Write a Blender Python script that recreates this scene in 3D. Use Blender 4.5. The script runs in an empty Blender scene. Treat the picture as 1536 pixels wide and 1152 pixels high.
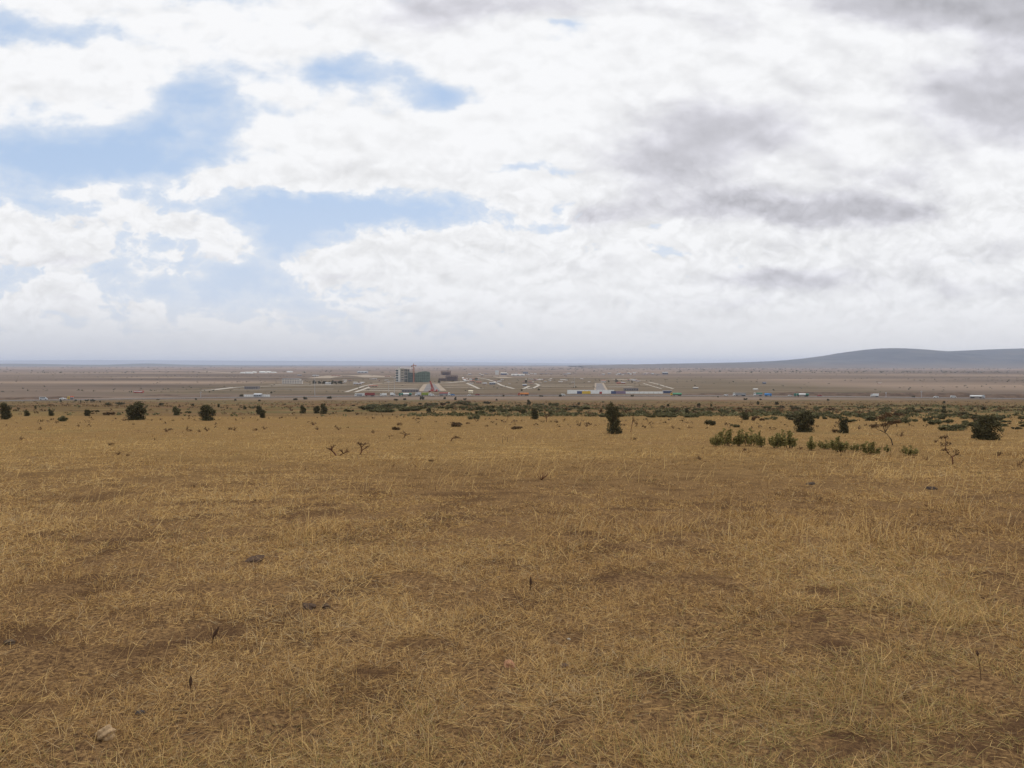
import bpy, math, random
import numpy as np
from mathutils import Vector, Matrix

SC = bpy.context.scene
COL = SC.collection
random.seed(7)
RNG = np.random.default_rng(11)
EYE = 1.6            # eye height above the slope
FPX = 1200.0         # focal length in photo pixels
HZ = 545.5           # row of the level horizon in the photo
PLAIN = -36.0        # level of the plain below the slope
SUN_EL, SUN_AZ = math.radians(58), math.radians(25)   # azimuth from +Y towards +X

# ------------------------------------------------------------------ node maths
class NT:
    def __init__(s, tree):
        s.t = tree; s.n = tree.nodes; s.l = tree.links
    def new(s, kind, **kw):
        nd = s.n.new(kind)
        for k, v in kw.items(): setattr(nd, k, v)
        return nd
    def put(s, sock, v):
        if isinstance(v, E): s.l.new(v.s, sock)
        elif v is not None: sock.default_value = v
    def m(s, op, a, b=None, c=None, clamp=False):
        nd = s.new('ShaderNodeMath', operation=op, use_clamp=clamp)
        s.put(nd.inputs[0], a)
        if b is not None: s.put(nd.inputs[1], b)
        if c is not None: s.put(nd.inputs[2], c)
        return E(s, nd.outputs[0])
    def vm(s, op, a, b=None, out=0):
        nd = s.new('ShaderNodeVectorMath', operation=op)
        s.put(nd.inputs[0], a)
        if b is not None: s.put(nd.inputs[1], b)
        return E(s, nd.outputs[out])
    def xyz(s, x, y, z=0.0):
        nd = s.new('ShaderNodeCombineXYZ')
        for i, v in enumerate((x, y, z)): s.put(nd.inputs[i], v)
        return E(s, nd.outputs[0])
    def sep(s, v):
        nd = s.new('ShaderNodeSeparateXYZ'); s.put(nd.inputs[0], v)
        return [E(s, o) for o in nd.outputs]
    def noise(s, vec, scale, detail=4.0, rough=0.5, dist=0.0, lac=2.0):
        nd = s.new('ShaderNodeTexNoise'); s.put(nd.inputs['Vector'], vec)
        nd.inputs['Scale'].default_value = scale; nd.inputs['Detail'].default_value = detail
        nd.inputs['Roughness'].default_value = rough; nd.inputs['Distortion'].default_value = dist
        nd.inputs['Lacunarity'].default_value = lac
        return E(s, nd.outputs[0])
    def step(s, x, lo, hi, a=0.0, b=1.0, smooth=True):
        nd = s.new('ShaderNodeMapRange'); nd.interpolation_type = 'SMOOTHSTEP' if smooth else 'LINEAR'
        s.put(nd.inputs[0], x)
        for i, v in enumerate((lo, hi, a, b)): nd.inputs[i+1].default_value = v
        return E(s, nd.outputs[0])
    def mix(s, f, a, b):
        nd = s.new('ShaderNodeMix', data_type='RGBA')
        s.put(nd.inputs[0], f)
        for i, v in ((6, a), (7, b)):
            if isinstance(v, tuple): v = (*v[:3], 1.0)
            s.put(nd.inputs[i], v)
        return E(s, nd.outputs[2])
    def ramp(s, f, stops, interp='LINEAR'):
        nd = s.new('ShaderNodeValToRGB'); nd.color_ramp.interpolation = interp
        el = nd.color_ramp.elements
        while len(el) < len(stops): el.new(0.5)
        for e, (p, c) in zip(el, stops): e.position = p; e.color = (*c, 1.0)
        s.put(nd.inputs[0], f)
        return E(s, nd.outputs[0])
    def scale(s, v, k):
        nd = s.new('ShaderNodeVectorMath', operation='SCALE'); s.put(nd.inputs[0], v); s.put(nd.inputs[3], k)
        return E(s, nd.outputs[0])

class E:
    def __init__(s, nt, sock): s.nt = nt; s.s = sock
    def __add__(s, o): return s.nt.m('ADD', s, o)
    __radd__ = __add__
    def __sub__(s, o): return s.nt.m('SUBTRACT', s, o)
    def __rsub__(s, o): return s.nt.m('SUBTRACT', o, s)
    def __mul__(s, o): return s.nt.m('MULTIPLY', s, o)
    __rmul__ = __mul__
    def __truediv__(s, o): return s.nt.m('DIVIDE', s, o)
    def __rtruediv__(s, o): return s.nt.m('DIVIDE', o, s)
# ------------------------------------------------------------------ sky and light
def build_sky():
    w = bpy.data.worlds.new("World"); SC.world = w; w.use_nodes = True
    t = NT(w.node_tree); t.n.clear()
    tc = t.new('ShaderNodeTexCoord'); d = E(t, tc.outputs['Generated'])
    x, y, z = t.sep(d)
    ay = t.m('MAXIMUM', t.m('ABSOLUTE', y), 0.08)
    u = x / ay
    zc = t.m('MAXIMUM', z, 0.0)
    v = t.m('MINIMUM', zc / ay, 3.0)
    # direction coordinates in hundredths: s to the right, e upwards
    s0 = u * 12.0; e0 = v * 12.0
    # domain warp
    wv = t.xyz(s0, e0 * 1.7, 0.0)
    w1 = t.noise(wv, 0.9, 5, 0.6) - 0.5
    w2 = t.noise(t.vm('ADD', wv, (31.0, 7.0, 3.0)), 0.9, 5, 0.6) - 0.5
    s = s0 + w1 * 0.95; e = e0 + w2 * 0.55
    P = t.xyz(s, e, 0.0)
    def blobs(lst, P=P):
        acc = 0.0
        for (px, py, rx, ry, a) in lst:
            kx, ky = 100.0 / rx, 100.0 / ry
            nd = t.new('ShaderNodeVectorMath', operation='MULTIPLY_ADD')
            t.put(nd.inputs[0], P); nd.inputs[1].default_value = (kx, ky, 0)
            nd.inputs[2].default_value = (-(px - 768) / 100.0 * kx, -(HZ - py) / 100.0 * ky, 0)
            q = E(t, nd.outputs[0])
            acc = t.m('MULTIPLY_ADD', t.m('POWER', 0.36788, t.vm('DOT_PRODUCT', q, q, 1)), a, acc)
        return acc
    blue = blobs([(310, 160, 95, 70, 1.05), (200, 235, 170, 46, 1.1), (30, 235, 120, 44, 1.0), (545, 112, 85, 22, 1.0),
                  (660, 152, 70, 22, 1.0), (20, 45, 70, 28, 1.1), (130, 62, 110, 18, .85), (80, 300, 100, 16, .5), (540, 312, 190, 24, 1.5),
                  (425, 352, 60, 34, 1.2), (640, 328, 90, 14, .9), (350, 412, 60, 16, .7), (800, 256, 110, 9, 1.0),
                  (800, 340, 80, 11, .65), (1000, 377, 50, 7, .6), (320, 4, 70, 12, .7),
                  (1390, 392, 50, 7, .5), (130, 320, 40, 10, .5), (840, 40, 25, 8, .5), (230, 440, 260, 14, .1),
                  (520, 455, 120, 10, .4), (300, 405, 480, 85, .80), (620, 345, 120, 16, .5), (260, 325, 260, 40, .3), (-350, 160, 250, 90, .9), (-250, 400, 150, 40, .5)])
    lump = blobs([(140, 289, 38, 15, 1.1), (190, 318, 50, 15, 1.1), (245, 335, 55, 18, 1.1), (320, 350, 58, 32, 1.3), (372, 378, 36, 20, 1.0), (55, 352, 95, 22, 1.2), (100, 384, 90, 20, 1.0),
                  (265, 386, 18, 9, 1.0), (300, 413, 42, 13, 1.1), (105, 438, 50, 17, 1.1), (25, 452, 60, 18, 1.0), (210, 462, 40, 12, .8), (466, 386, 32, 18, 1.2), (500, 404, 46, 20, 1.2),
                  (428, 402, 36, 10, .9), (545, 376, 40, 16, 1.2), (592, 384, 44, 17, 1.2), (596, 416, 50, 14, 1.1), (540, 450, 42, 10, 1.0), (622, 462, 30, 9, .9), (730, 462, 44, 15, 1.0), (680, 440, 24, 9, .9),
                  (400, 345, 50, 10, .6), (535, 345, 60, 8, .5), (700, 350, 110, 30, 1.0), (700, 400, 90, 24, .9), (800, 430, 160, 40, .7), (370, 272, 160, 17, 1.1), (510, 268, 110, 16, .9),
                  (130, 110, 190, 50, .55), (540, 215, 180, 36, .9), (420, 140, 60, 16, .5), (900, 150, 260, 150, .5), (1250, 250, 350, 260, .8)])
    grey = blobs([(1085, 200, 150, 52, .95), (990, 255, 100, 44, .8), (1120, 312, 180, 30, .95), (1320, 322, 110, 24, .85),
                  (1345, 262, 100, 36, .65), (1490, 165, 130, 56, 1.0), (1440, 5, 200, 44, 1.9), (1545, 60, 70, 60, .7), (1390, 110, 90, 50, .25),
                  (660, 25, 120, 38, .8), (860, 8, 200, 30, .6), (1230, 120, 300, 60, .18), (1300, 400, 300, 60, .25), (1080, 50, 70, 30, .35), (1170, 418, 130, 20, .85),
                  (885, 328, 70, 22, .7), (90, 392, 110, 14, .55), (330, 388, 70, 10, .4), (520, 416, 70, 8, .45), (600, 402, 60, 8, .35), (110, 450, 60, 7, .3), (300, 424, 50, 6, .3), (120, 330, 50, 10, .35), (870, 400, 70, 24, .3),
                  (1480, 380, 120, 28, .3), (1450, 438, 110, 14, .4), (560, 250, 160, 14, .18), (330, 292, 150, 8, .22),
                  (1750, 200, 200, 160, .8), (600, -150, 300, 70, .6), (1300, -200, 500, 90, .8), (1080, 455, 80, 10, .35), (700, 470, 500, 14, .2)])
    # fine structure: seen flatter towards the horizon
    k = 1.0 / (v + 0.10)
    Q = t.xyz(u * k * 1.6, k * 1.25, 0.3)
    n1 = t.noise(Q, 1.55, 6, 0.45, 0.2)
    R = t.xyz(s0, e0 * 1.7, 5.0)
    m1 = t.noise(R, 1.5, 5, 0.42, 0.2)
    m2 = t.noise(t.vm('ADD', R, (0.10, 0.25, 0.0)), 1.5, 4, 0.42, 0.2)
    rel = m1 - m2; fine = t.noise(R, 4.5, 5, 0.6, 0.4) - 0.5
    bl = t.noise(t.xyz(s * 1.0, e * 1.25, 9.0), 2.6, 4, 0.55)
    bill = 1.0 - t.m('ABSOLUTE', bl * 2.0 - 1.0) * 2.0
    bl2 = t.noise(t.xyz(s * 1.0 - 0.05, e * 1.25 + 0.14, 9.0), 2.6, 4, 0.55)
    rel3 = t.m('ABSOLUTE', bl2 * 2.0 - 1.0) - t.m('ABSOLUTE', bl * 2.0 - 1.0)
    lowm = t.step(v, 0.16, 0.30, 1.0, 0.15)
    dens = (n1 - 0.5) * 1.2 + (m1 - 0.5) * 2.4 + fine * 0.60 + (bill - 0.72) * lowm * 0.75 + 0.50 + lump - blue * 1.35
    alpha = t.step(dens * (1.0 + lowm * 0.8), -0.46, 0.44)
    thin = t.step(dens, -1.4, 0.25)
    g = t.step(grey * 0.95 + (m2 - 0.5) * 0.9 + (n1 - 0.5) * 0.5 + fine * 0.30, 0.0, 1.05) * (0.45 + t.m('MINIMUM', grey, 1.6) * 0.55) * 1.15
    lum = 1.03 - g * 0.30 - lowm * 0.05
    lum = lum + rel * 0.34 + rel3 * (lowm * 0.22 + 0.05) + (n1 - 0.5) * 0.10 + fine * 0.03 - t.step(dens, 0.75, 1.6) * 0.03
    lum = t.m('MINIMUM', t.m('MAXIMUM', lum, 0.30), 1.03)
    sky = t.new('ShaderNodeTexSky', sky_type='NISHITA')
    sky.sun_disc = False; sky.sun_elevation = SUN_EL; sky.sun_rotation = SUN_AZ
    sky.altitude = 1600.0; sky.air_density = 1.0; sky.dust_density = 1.2; sky.ozone_density = 1.5
    sc = t.scale(E(t, sky.outputs[0]), 0.10)
    skyc = t.mix(0.62, sc, (0.50, 0.69, 0.97)); skyc = t.mix(t.step(v, 0.04, 0.30, 0.80, 0.22), skyc, (0.63, 0.705, 0.84))
    cl = t.mix(t.step(g, 0.0, 1.0), (0.93, 0.935, 0.95), (0.922, 0.918, 0.99)); cl = t.scale(cl, lum)
    a = t.mix(alpha, t.mix(thin * 0.75, skyc, (0.80, 0.84, 0.90)), cl)
    # bright milky haze low over the horizon
    hz = t.step(v, 0.0, 0.092, 0.97, 0.0)
    hcol = t.mix(t.step(u, -0.6, 0.5), (0.62, 0.64, 0.685), (0.79, 0.785, 0.79))
    a = t.mix(hz, a, hcol)
    low = t.step(v, 0.04, 0.18, 0.20, 0.0)
    a = t.mix(low, a, (0.72, 0.74, 0.79))
    bg = t.new('ShaderNodeBackground'); t.put(bg.inputs[0], a); bg.inputs[1].default_value = 1.0
    out = t.new('ShaderNodeOutputWorld'); t.l.new(bg.outputs[0], out.inputs[0])
    w.cycles.sampling_method = 'MANUAL'; w.cycles.sample_map_resolution = 512
    L = bpy.data.lights.new('sun', 'SUN'); L.energy = 1.4; L.angle = math.radians(14); L.color = (1.0, 0.95, 0.88)
    o = bpy.data.objects.new('sun', L); COL.objects.link(o)
    dv = Vector((math.sin(SUN_AZ) * math.cos(SUN_EL), math.cos(SUN_AZ) * math.cos(SUN_EL), math.sin(SUN_EL)))
    o.rotation_euler = dv.to_track_quat('Z', 'Y').to_euler(); o.location = dv * 60

def build_camera():
    c = bpy.data.cameras.new('camera'); o = bpy.data.objects.new('camera', c); COL.objects.link(o)
    c.sensor_width = 36; c.lens = 36 * FPX / 1536; c.clip_start = 0.1; c.clip_end = 200000
    o.location = (0, 0, EYE); o.rotation_euler = (math.radians(90) - math.atan((576 - HZ) / FPX), 0, 0)
    SC.camera = o
    SC.view_settings.view_transform = 'Standard'; SC.view_settings.look = 'None'
    SC.view_settings.exposure = 0.0; SC.view_settings.gamma = 1.0
# ------------------------------------------------------------------ tagging, materials
def tag(o, label=None, cat=None, group=None, kind=None):
    for k, v in (('label', label), ('category', cat), ('group', group), ('kind', kind)):
        if v is not None: o[k] = v
    return o

def new_mat(name, rough=0.85, spec=0.25):
    m = bpy.data.materials.new(name); m.use_nodes = True
    t = NT(m.node_tree); t.n.clear()
    b = t.new('ShaderNodeBsdfPrincipled'); b.inputs['Roughness'].default_value = rough
    b.inputs['Specular IOR Level'].default_value = spec
    out = t.new('ShaderNodeOutputMaterial'); t.l.new(b.outputs[0], out.inputs[0])
    return m, t, b, out

_mats = {}
def M(name, col=None, rough=0.8, var=0.18, scale=0.6, metal=0.0, spec=0.06):
    """painted / mineral surface with mottling of its own"""
    if name in _mats: return _mats[name]
    m, t, b, out = new_mat(name, rough, spec)
    tc = t.new('ShaderNodeTexCoord'); p = E(t, tc.outputs['Object'])
    n = t.noise(p, scale, 6, 0.6)
    lo = tuple(c * (1 - var) for c in col); hi = tuple(min(1, c * (1 + var)) for c in col)
    t.put(b.inputs['Base Color'], t.mix(t.step(n, 0.3, 0.7), lo, hi))
    b.inputs['Metallic'].default_value = metal
    _mats[name] = m; return m

def leaf_mat(name, stops, trans=0.25):
    m, t, b, out = new_mat(name, 0.9, 0.03)
    at = t.new('ShaderNodeAttribute', attribute_name='tone')
    c = t.ramp(E(t, at.outputs['Fac']), stops)
    t.put(b.inputs['Base Color'], c)
    tr = t.new('ShaderNodeBsdfTranslucent'); t.put(tr.inputs[0], c)
    mx = t.new('ShaderNodeMixShader'); mx.inputs[0].default_value = trans
    t.l.new(b.outputs[0], mx.inputs[1]); t.l.new(tr.outputs[0], mx.inputs[2]); t.l.new(mx.outputs[0], out.inputs[0])
    _mats[name] = m; return m

# ------------------------------------------------------------------ numpy noise and meshes
def vnoise(x, y, sc, seed=0):
    x = np.asarray(x, float) / sc + seed * 17.31; y = np.asarray(y, float) / sc + seed * 9.73
    xi = np.floor(x).astype(np.int64); yi = np.floor(y).astype(np.int64)
    fx = x - xi; fy = y - yi
    fx = fx * fx * (3 - 2 * fx); fy = fy * fy * (3 - 2 * fy)
    def h(a, b):
        n = (a * 374761393 + b * 668265263 + seed * 144269) & 0xffffffff
        n = ((n ^ (n >> 13)) * 1274126177) & 0xffffffff
        n = n ^ (n >> 16)
        return (n & 0xffff) / 65535.0
    return (h(xi, yi) * (1 - fx) + h(xi + 1, yi) * fx) * (1 - fy) + (h(xi, yi + 1) * (1 - fx) + h(xi + 1, yi + 1) * fx) * fy

def fbm(x, y, sc, octv=4, seed=0):
    a = 0; w = 0.5; tot = 0
    for i in range(octv):
        a = a + w * vnoise(x, y, sc / 2 ** i, seed + i); tot += w; w *= 0.55
    return a / tot

def mesh_np(name, verts, faces_flat, nper, mat=None, tone=None, parent=None, smooth=False, uneven=None):
    """verts (N,3); faces_flat flat index array; nper = corners per face (int) or array"""
    me = bpy.data.meshes.new(name)
    nl = len(faces_flat)
    tot = np.full(nl // nper, nper, np.int32) if isinstance(nper, int) else np.asarray(nper, np.int32)
    st = np.zeros(len(tot), np.int32); st[1:] = np.cumsum(tot)[:-1]
    me.vertices.add(len(verts)); me.vertices.foreach_set('co', np.asarray(verts, np.float32).ravel())
    me.loops.add(nl); me.loops.foreach_set('vertex_index', np.asarray(faces_flat, np.int32))
    me.polygons.add(len(tot)); me.polygons.foreach_set('loop_start', st)
    if smooth: me.polygons.foreach_set('use_smooth', np.ones(len(tot), bool))
    if tone is not None:
        a = me.attributes.new('tone', 'FLOAT', 'POINT'); a.data.foreach_set('value', np.asarray(tone, np.float32))
    me.update(calc_edges=True)
    if mat: me.materials.append(mat)
    o = bpy.data.objects.new(name, me); COL.objects.link(o)
    if parent: o.parent = parent
    return o

# ------------------------------------------------------------------ the lie of the land
_P = [(-400, 9), (-60, 1.5), (-15, .3), (0, 0), (2, -.03), (5, -.12), (10, -.36), (20, -1.0), (30, -1.72), (45, -2.75), (60, -3.7), (100, -5.6),
      (150, -7.9), (250, -12.4), (400, -19.2), (600, -27.9), (750, -34.2), (800, -35.85), (830, PLAIN), (900, PLAIN), (2e5, PLAIN)]
_px = np.array([p[0] for p in _P], float); _pz = np.array([p[1] for p in _P], float)
_d = np.diff(_pz) / np.diff(_px)
_mm = np.zeros(len(_px)); _mm[1:-1] = np.where(_d[1:] * _d[:-1] > 0, 2 * _d[1:] * _d[:-1] / np.where(_d[1:] + _d[:-1] == 0, 1, _d[1:] + _d[:-1]), 0)
_mm[0] = _d[0]
def profile(y):
    y = np.clip(np.asarray(y, float), _px[0], _px[-1])
    i = np.clip(np.searchsorted(_px, y) - 1, 0, len(_px) - 2)
    h = _px[i + 1] - _px[i]; s = (y - _px[i]) / h
    return ((1 + 2 * s) * (1 - s) ** 2 * _pz[i] + s * (1 - s) ** 2 * h * _mm[i] + s * s * (3 - 2 * s) * _pz[i + 1] + s * s * (s - 1) * h * _mm[i + 1])

def ground(x, y):
    x = np.asarray(x, float); y = np.asarray(y, float)
    r = np.hypot(x, y)
    z = profile(y)
    A = np.interp(r, [0, 20, 60, 200, 500, 700, 790], [0, .04, .12, .5, .6, .3, 0])
    z = z + A * (np.sin(x / 23 + 1.3 + np.sin(y / 31)) * .5 + np.sin(y / 17.0 + x / 40 + 2) * .35 + np.sin(x / 9.1 - y / 13.7) * .15)
    B = np.interp(r, [0, 6, 25, 60], [.045, .045, .06, 0])
    z = z + B * (fbm(x, y, 1.1, 3, 5) - .5) * 1.6
    return z

_pit = math.atan((576 - HZ) / FPX)
def ray(px, py):
    a = (px - 768) / FPX; b = -(py - 576) / FPX
    dy = math.cos(_pit) + b * math.sin(_pit); dz = -math.sin(_pit) + b * math.cos(_pit)
    return a / dy, dz / dy            # x and z gained per metre of depth
def gp(px, py):
    """the point of the ground seen at this place of the photograph"""
    a, c = ray(px, py)
    Y = np.geomspace(1.5, 60000, 2500)
    dlt = EYE + c * Y - ground(a * Y, Y)
    k = np.argmax(dlt < 0)
    if not (dlt < 0).any(): return Vector((a * 30000, 30000, PLAIN))
    lo, hi = Y[max(k - 1, 0)], Y[k]
    for _ in range(25):
        m = (lo + hi) / 2
        if EYE + c * m - float(ground(a * m, m)) < 0: hi = m
        else: lo = m
    return Vector((a * hi, hi, float(ground(a * hi, hi))))
def pm(p): return p.y / FPX      # metres per photo pixel at that point

def ground_material():
    m, t, b, out = new_mat('ground_earth', 1.0, 0.0)
    g = t.new('ShaderNodeNewGeometry'); P = E(t, g.outputs['Position'])
    x, y, z = t.sep(P)
    wob = t.noise(P, 0.02, 4, 0.6)
    # close soil under the grass
    n1 = t.noise(P, 34.0, 6, 0.75, 0.6); n2 = t.noise(P, 0.9, 5, 0.6); n3 = t.noise(P, 0.13, 5, 0.6)
    soil = t.ramp(n1, [(0.30, (.034, .022, .015)), (.45, (.12, .070, .038)), (.58, (.28, .170, .076)), (.76, (.46, .30, .135))])
    soil = t.mix(t.step(t.noise(P, 1.3, 4, .6, .4), .48, .62, 0, .75), soil, (.085, .048, .028))
    # straw slope
    straw = t.ramp(t.noise(P, 1.7, 8, 0.7), [(.3, (.135, .083, .037)), (.5, (.205, .130, .056)), (.7, (.275, .178, .080))])
    straw = t.mix(t.step(n3, .5, .68, 0, .6), straw, (.20, .122, .058))
    straw = t.mix(t.step(t.noise(P, 0.05, 4, .55), .55, .7, 0, .5), straw, (.19, .138, .060))
    # lower slope: scrubby, brown and green patches
    S = t.vm('MULTIPLY', P, (.45, 1.0, 1.0))
    s1 = t.noise(S, .028, 6, .6); s2 = t.noise(S, .09, 6, .65)
    low = t.ramp(s2, [(.30, (.055, .043, .026)), (.42, (.105, .075, .040)), (.55, (.165, .108, .054)), (.72, (.26, .165, .082))])
    low = t.mix(t.step(s1, .52, .62, 0, .65), low, (.15, .080, .050))
    low = t.mix(t.step(t.noise(t.vm('ADD', S, (200., 50., 0.)), .022, 5, .6), .50, .62, 0, .6), low, (.115, .105, .048))
    # the plain beyond the road
    F = t.vm('MULTIPLY', P, (.16, 1.0, 0.))
    f1 = t.noise(F, .0042, 7, .6); f2 = t.noise(F, .018, 6, .65); f3 = t.noise(F, .0011, 5, .6)
    pl = t.ramp(f1, [(.34, (.092, .070, .056)), (.47, (.14, .106, .083)), (.58, (.19, .142, .108)), (.68, (.32, .236, .170))])
    pl = t.mix(t.step(f2, .54, .72, 0, .5), pl, (.185, .14, .10))
    pl = t.mix(t.step(f2, .30, .42, .6, 0), pl, (.065, .053, .044))
    pl = t.mix(t.step(f3, .48, .60, 0, .6), pl, (.27, .20, .150))
    # far plain: bush-dotted, its base colour lightened to stand for haze
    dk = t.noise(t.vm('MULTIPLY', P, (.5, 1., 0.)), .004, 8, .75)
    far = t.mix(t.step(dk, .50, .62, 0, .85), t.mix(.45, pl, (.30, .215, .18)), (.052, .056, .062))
    ys = y + (wob - .5) * y * .5
    c = t.mix(t.step(ys, 6, 30), soil, straw)
    c = t.mix(t.step(y + (s1 - .5) * 130, 110, 185), c, low)
    c = t.mix(t.step(y + (s2 - .5) * 60, 800, 860), c, pl)
    # site soil, greener between the plots
    site = t.step(t.m('ABSOLUTE', x - 20), 420, 620, 1, 0) * t.step(y, 960, 1010) * t.step(y, 1900, 2500, 1, 0)
    sn = t.ramp(t.noise(F, .02, 6, .7), [(.35, (.07, .060, .038)), (.5, (.125, .098, .062)), (.68, (.22, .168, .115))])
    c = t.mix(site * .75, c, sn)
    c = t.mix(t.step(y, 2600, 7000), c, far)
    c = t.mix(t.step(y, 9000, 17000), c, (.050, .068, .098))  # blue of the distant haze put into the ground colour
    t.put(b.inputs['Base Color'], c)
    bp = t.new('ShaderNodeBump'); bp.inputs['Strength'].default_value = .7; bp.inputs['Distance'].default_value = .04
    t.put(bp.inputs['Height'], n1 * t.step(y, 20, 80, 1, 0)); t.l.new(bp.outputs[0], b.inputs['Normal'])
    return m

def build_ground():
    r = np.concatenate([[0.0], np.geomspace(.6, 60000, 760)])
    fr = np.radians(np.linspace(-48, 48, 420)); bk = np.radians(np.linspace(48, 312, 50))[1:-1]
    th = np.concatenate([fr, bk]); nt = len(th)
    R, T = np.meshgrid(r[1:], th, indexing='ij')
    X = R * np.sin(T); Y = R * np.cos(T)
    V = np.stack([X, Y, ground(X, Y)], -1).reshape(-1, 3)
    V = np.vstack([V, [[0, 0, float(ground(0., 0.))]]])
    n = len(r) - 1
    i = np.arange(n - 1)[:, None]; j = np.arange(nt)[None, :]; j2 = (j + 1) % nt
    f = np.stack([i * nt + j, i * nt + j2, (i + 1) * nt + j2, (i + 1) * nt + j], -1)
    f = f.reshape(-1, 4)[:, ::-1]
    c = len(V) - 1
    cap = np.stack([np.full(nt, c), (np.arange(nt) + 1) % nt, np.arange(nt)], -1)[:, ::-1]
    flat = np.concatenate([f.ravel(), cap.ravel()])
    nper = np.concatenate([np.full(len(f), 4), np.full(len(cap), 3)])
    o = mesh_np('ground', V, flat, nper, ground_material(), smooth=True)
    tag(o, kind='structure')

# ------------------------------------------------------------------ dry grass
GRASS_STOPS = [(0.0, (.095, .055, .032)), (.14, (.26, .148, .066)), (.32, (.44, .27, .108)), (.5, (.59, .385, .152)), (.66, (.69, .48, .21)),
               (.78, (.44, .33, .20)), (.88, (.36, .285, .105)), (1.0, (.28, .235, .085))]
def blades(x, y, L, az, lean, curl, w, tone, seg, roll):
    n = len(x)
    s = np.linspace(0, 1, seg + 1)[None, :]
    z0 = ground(x, y) - .008
    ha = np.sin(lean)[:, None] * s + curl[:, None] * s ** 2 * .55
    hv = np.cos(lean)[:, None] * s - curl[:, None] * s ** 2 * np.cos(lean)[:, None] * .45
    hx = L[:, None] * ha * np.sin(az)[:, None]; hy = L[:, None] * ha * np.cos(az)[:, None]; hz = L[:, None] * hv
    hz = np.maximum(hz, .004)
    cx = x[:, None] + hx; cy = y[:, None] + hy; cz = z0[:, None] + hz
    wx = np.cos(az) * np.cos(roll); wy = -np.sin(az) * np.cos(roll); wz = np.sin(roll)
    tp = (1 - .8 * s ** 1.5) * w[:, None] * .5
    A = np.stack([cx - wx[:, None] * tp, cy - wy[:, None] * tp, cz - wz[:, None] * tp], -1)
    B = np.stack([cx + wx[:, None] * tp, cy + wy[:, None] * tp, cz + wz[:, None] * tp], -1)
    V = np.stack([A, B], 2).reshape(-1, 3)                # n, seg+1, 2
    base = (np.arange(n) * (seg + 1) * 2)[:, None]
    k = np.arange(seg)[None, :] * 2
    f = np.stack([base + k, base + k + 1, base + k + 3, base + k + 2], -1).reshape(-1)
    T = np.repeat(tone, (seg + 1) * 2)
    return V, f, T

PITS = [(205, 982, 60, 14), (90, 885, 70, 10), (290, 884, 60, 9), (470, 912, 34, 9), (385, 1078, 60, 14), (430, 1100, 40, 10), (845, 958, 30, 8), (955, 1092, 40, 12), (1090, 985, 40, 12), (1265, 955, 60, 9),
        (1390, 960, 50, 7), (1470, 1022, 30, 8), (1110, 1085, 45, 14), (300, 1108, 40, 8), (640, 965, 40, 8), (700, 1010, 26, 6), (560, 1010, 50, 12), (1150, 1010, 30, 8), (1440, 840, 40, 6), (650, 740, 60, 5), (230, 720, 50, 5), (120, 745, 60, 5),
        (1240, 890, 40, 7), (930, 870, 50, 8), (40, 1065, 60, 10), (150, 1000, 50, 8), (1270, 1120, 60, 14), (1000, 930, 40, 6), (620, 870, 40, 6), (380, 844, 26, 6), (320, 690, 90, 5), (560, 775, 60, 5), (1190, 760, 40, 4), (1050, 870, 50, 6)]
STANDS = [(300, 694, 90, 10), (60, 872, 60, 22), (970, 1075, 70, 40), (1310, 1060, 90, 30), (1420, 950, 80, 25), (850, 800, 90, 28), (990, 800, 60, 20), (1150, 790, 120, 30), (1350, 820, 40, 14), (1300, 712, 120, 10), (1480, 780, 60, 30),
          (420, 1050, 50, 40), (710, 905, 50, 30), (1440, 680, 60, 16), (1100, 660, 60, 8), (460, 800, 60, 16), (580, 700, 90, 10), (220, 790, 60, 14), (1290, 800, 60, 20), (140, 1120, 120, 30)]
_ps = {}
def _spots(key, lst, x, y):
    if key not in _ps: _ps[key] = [(gp(px, py), max(.05, rx * gp(px, py).y / FPX), max(.06, (gp(px, py - ry).y - gp(px, py + ry).y) / 2)) for px, py, rx, ry in lst]
    r = np.zeros(len(x)); w = 1 + (fbm(x, y, .5, 3, 77) - .5) * 2.2
    for p, rx, ry in _ps[key]: r = np.maximum(r, np.clip(1.35 - (((x - p.x) / rx) ** 2 + ((y - p.y) / ry) ** 2) * np.maximum(w, .3), 0, 1))
    return r
def pits(x, y): return _spots('p', PITS, x, y)
def stands(x, y): return _spots('s', STANDS, x, y)

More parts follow.
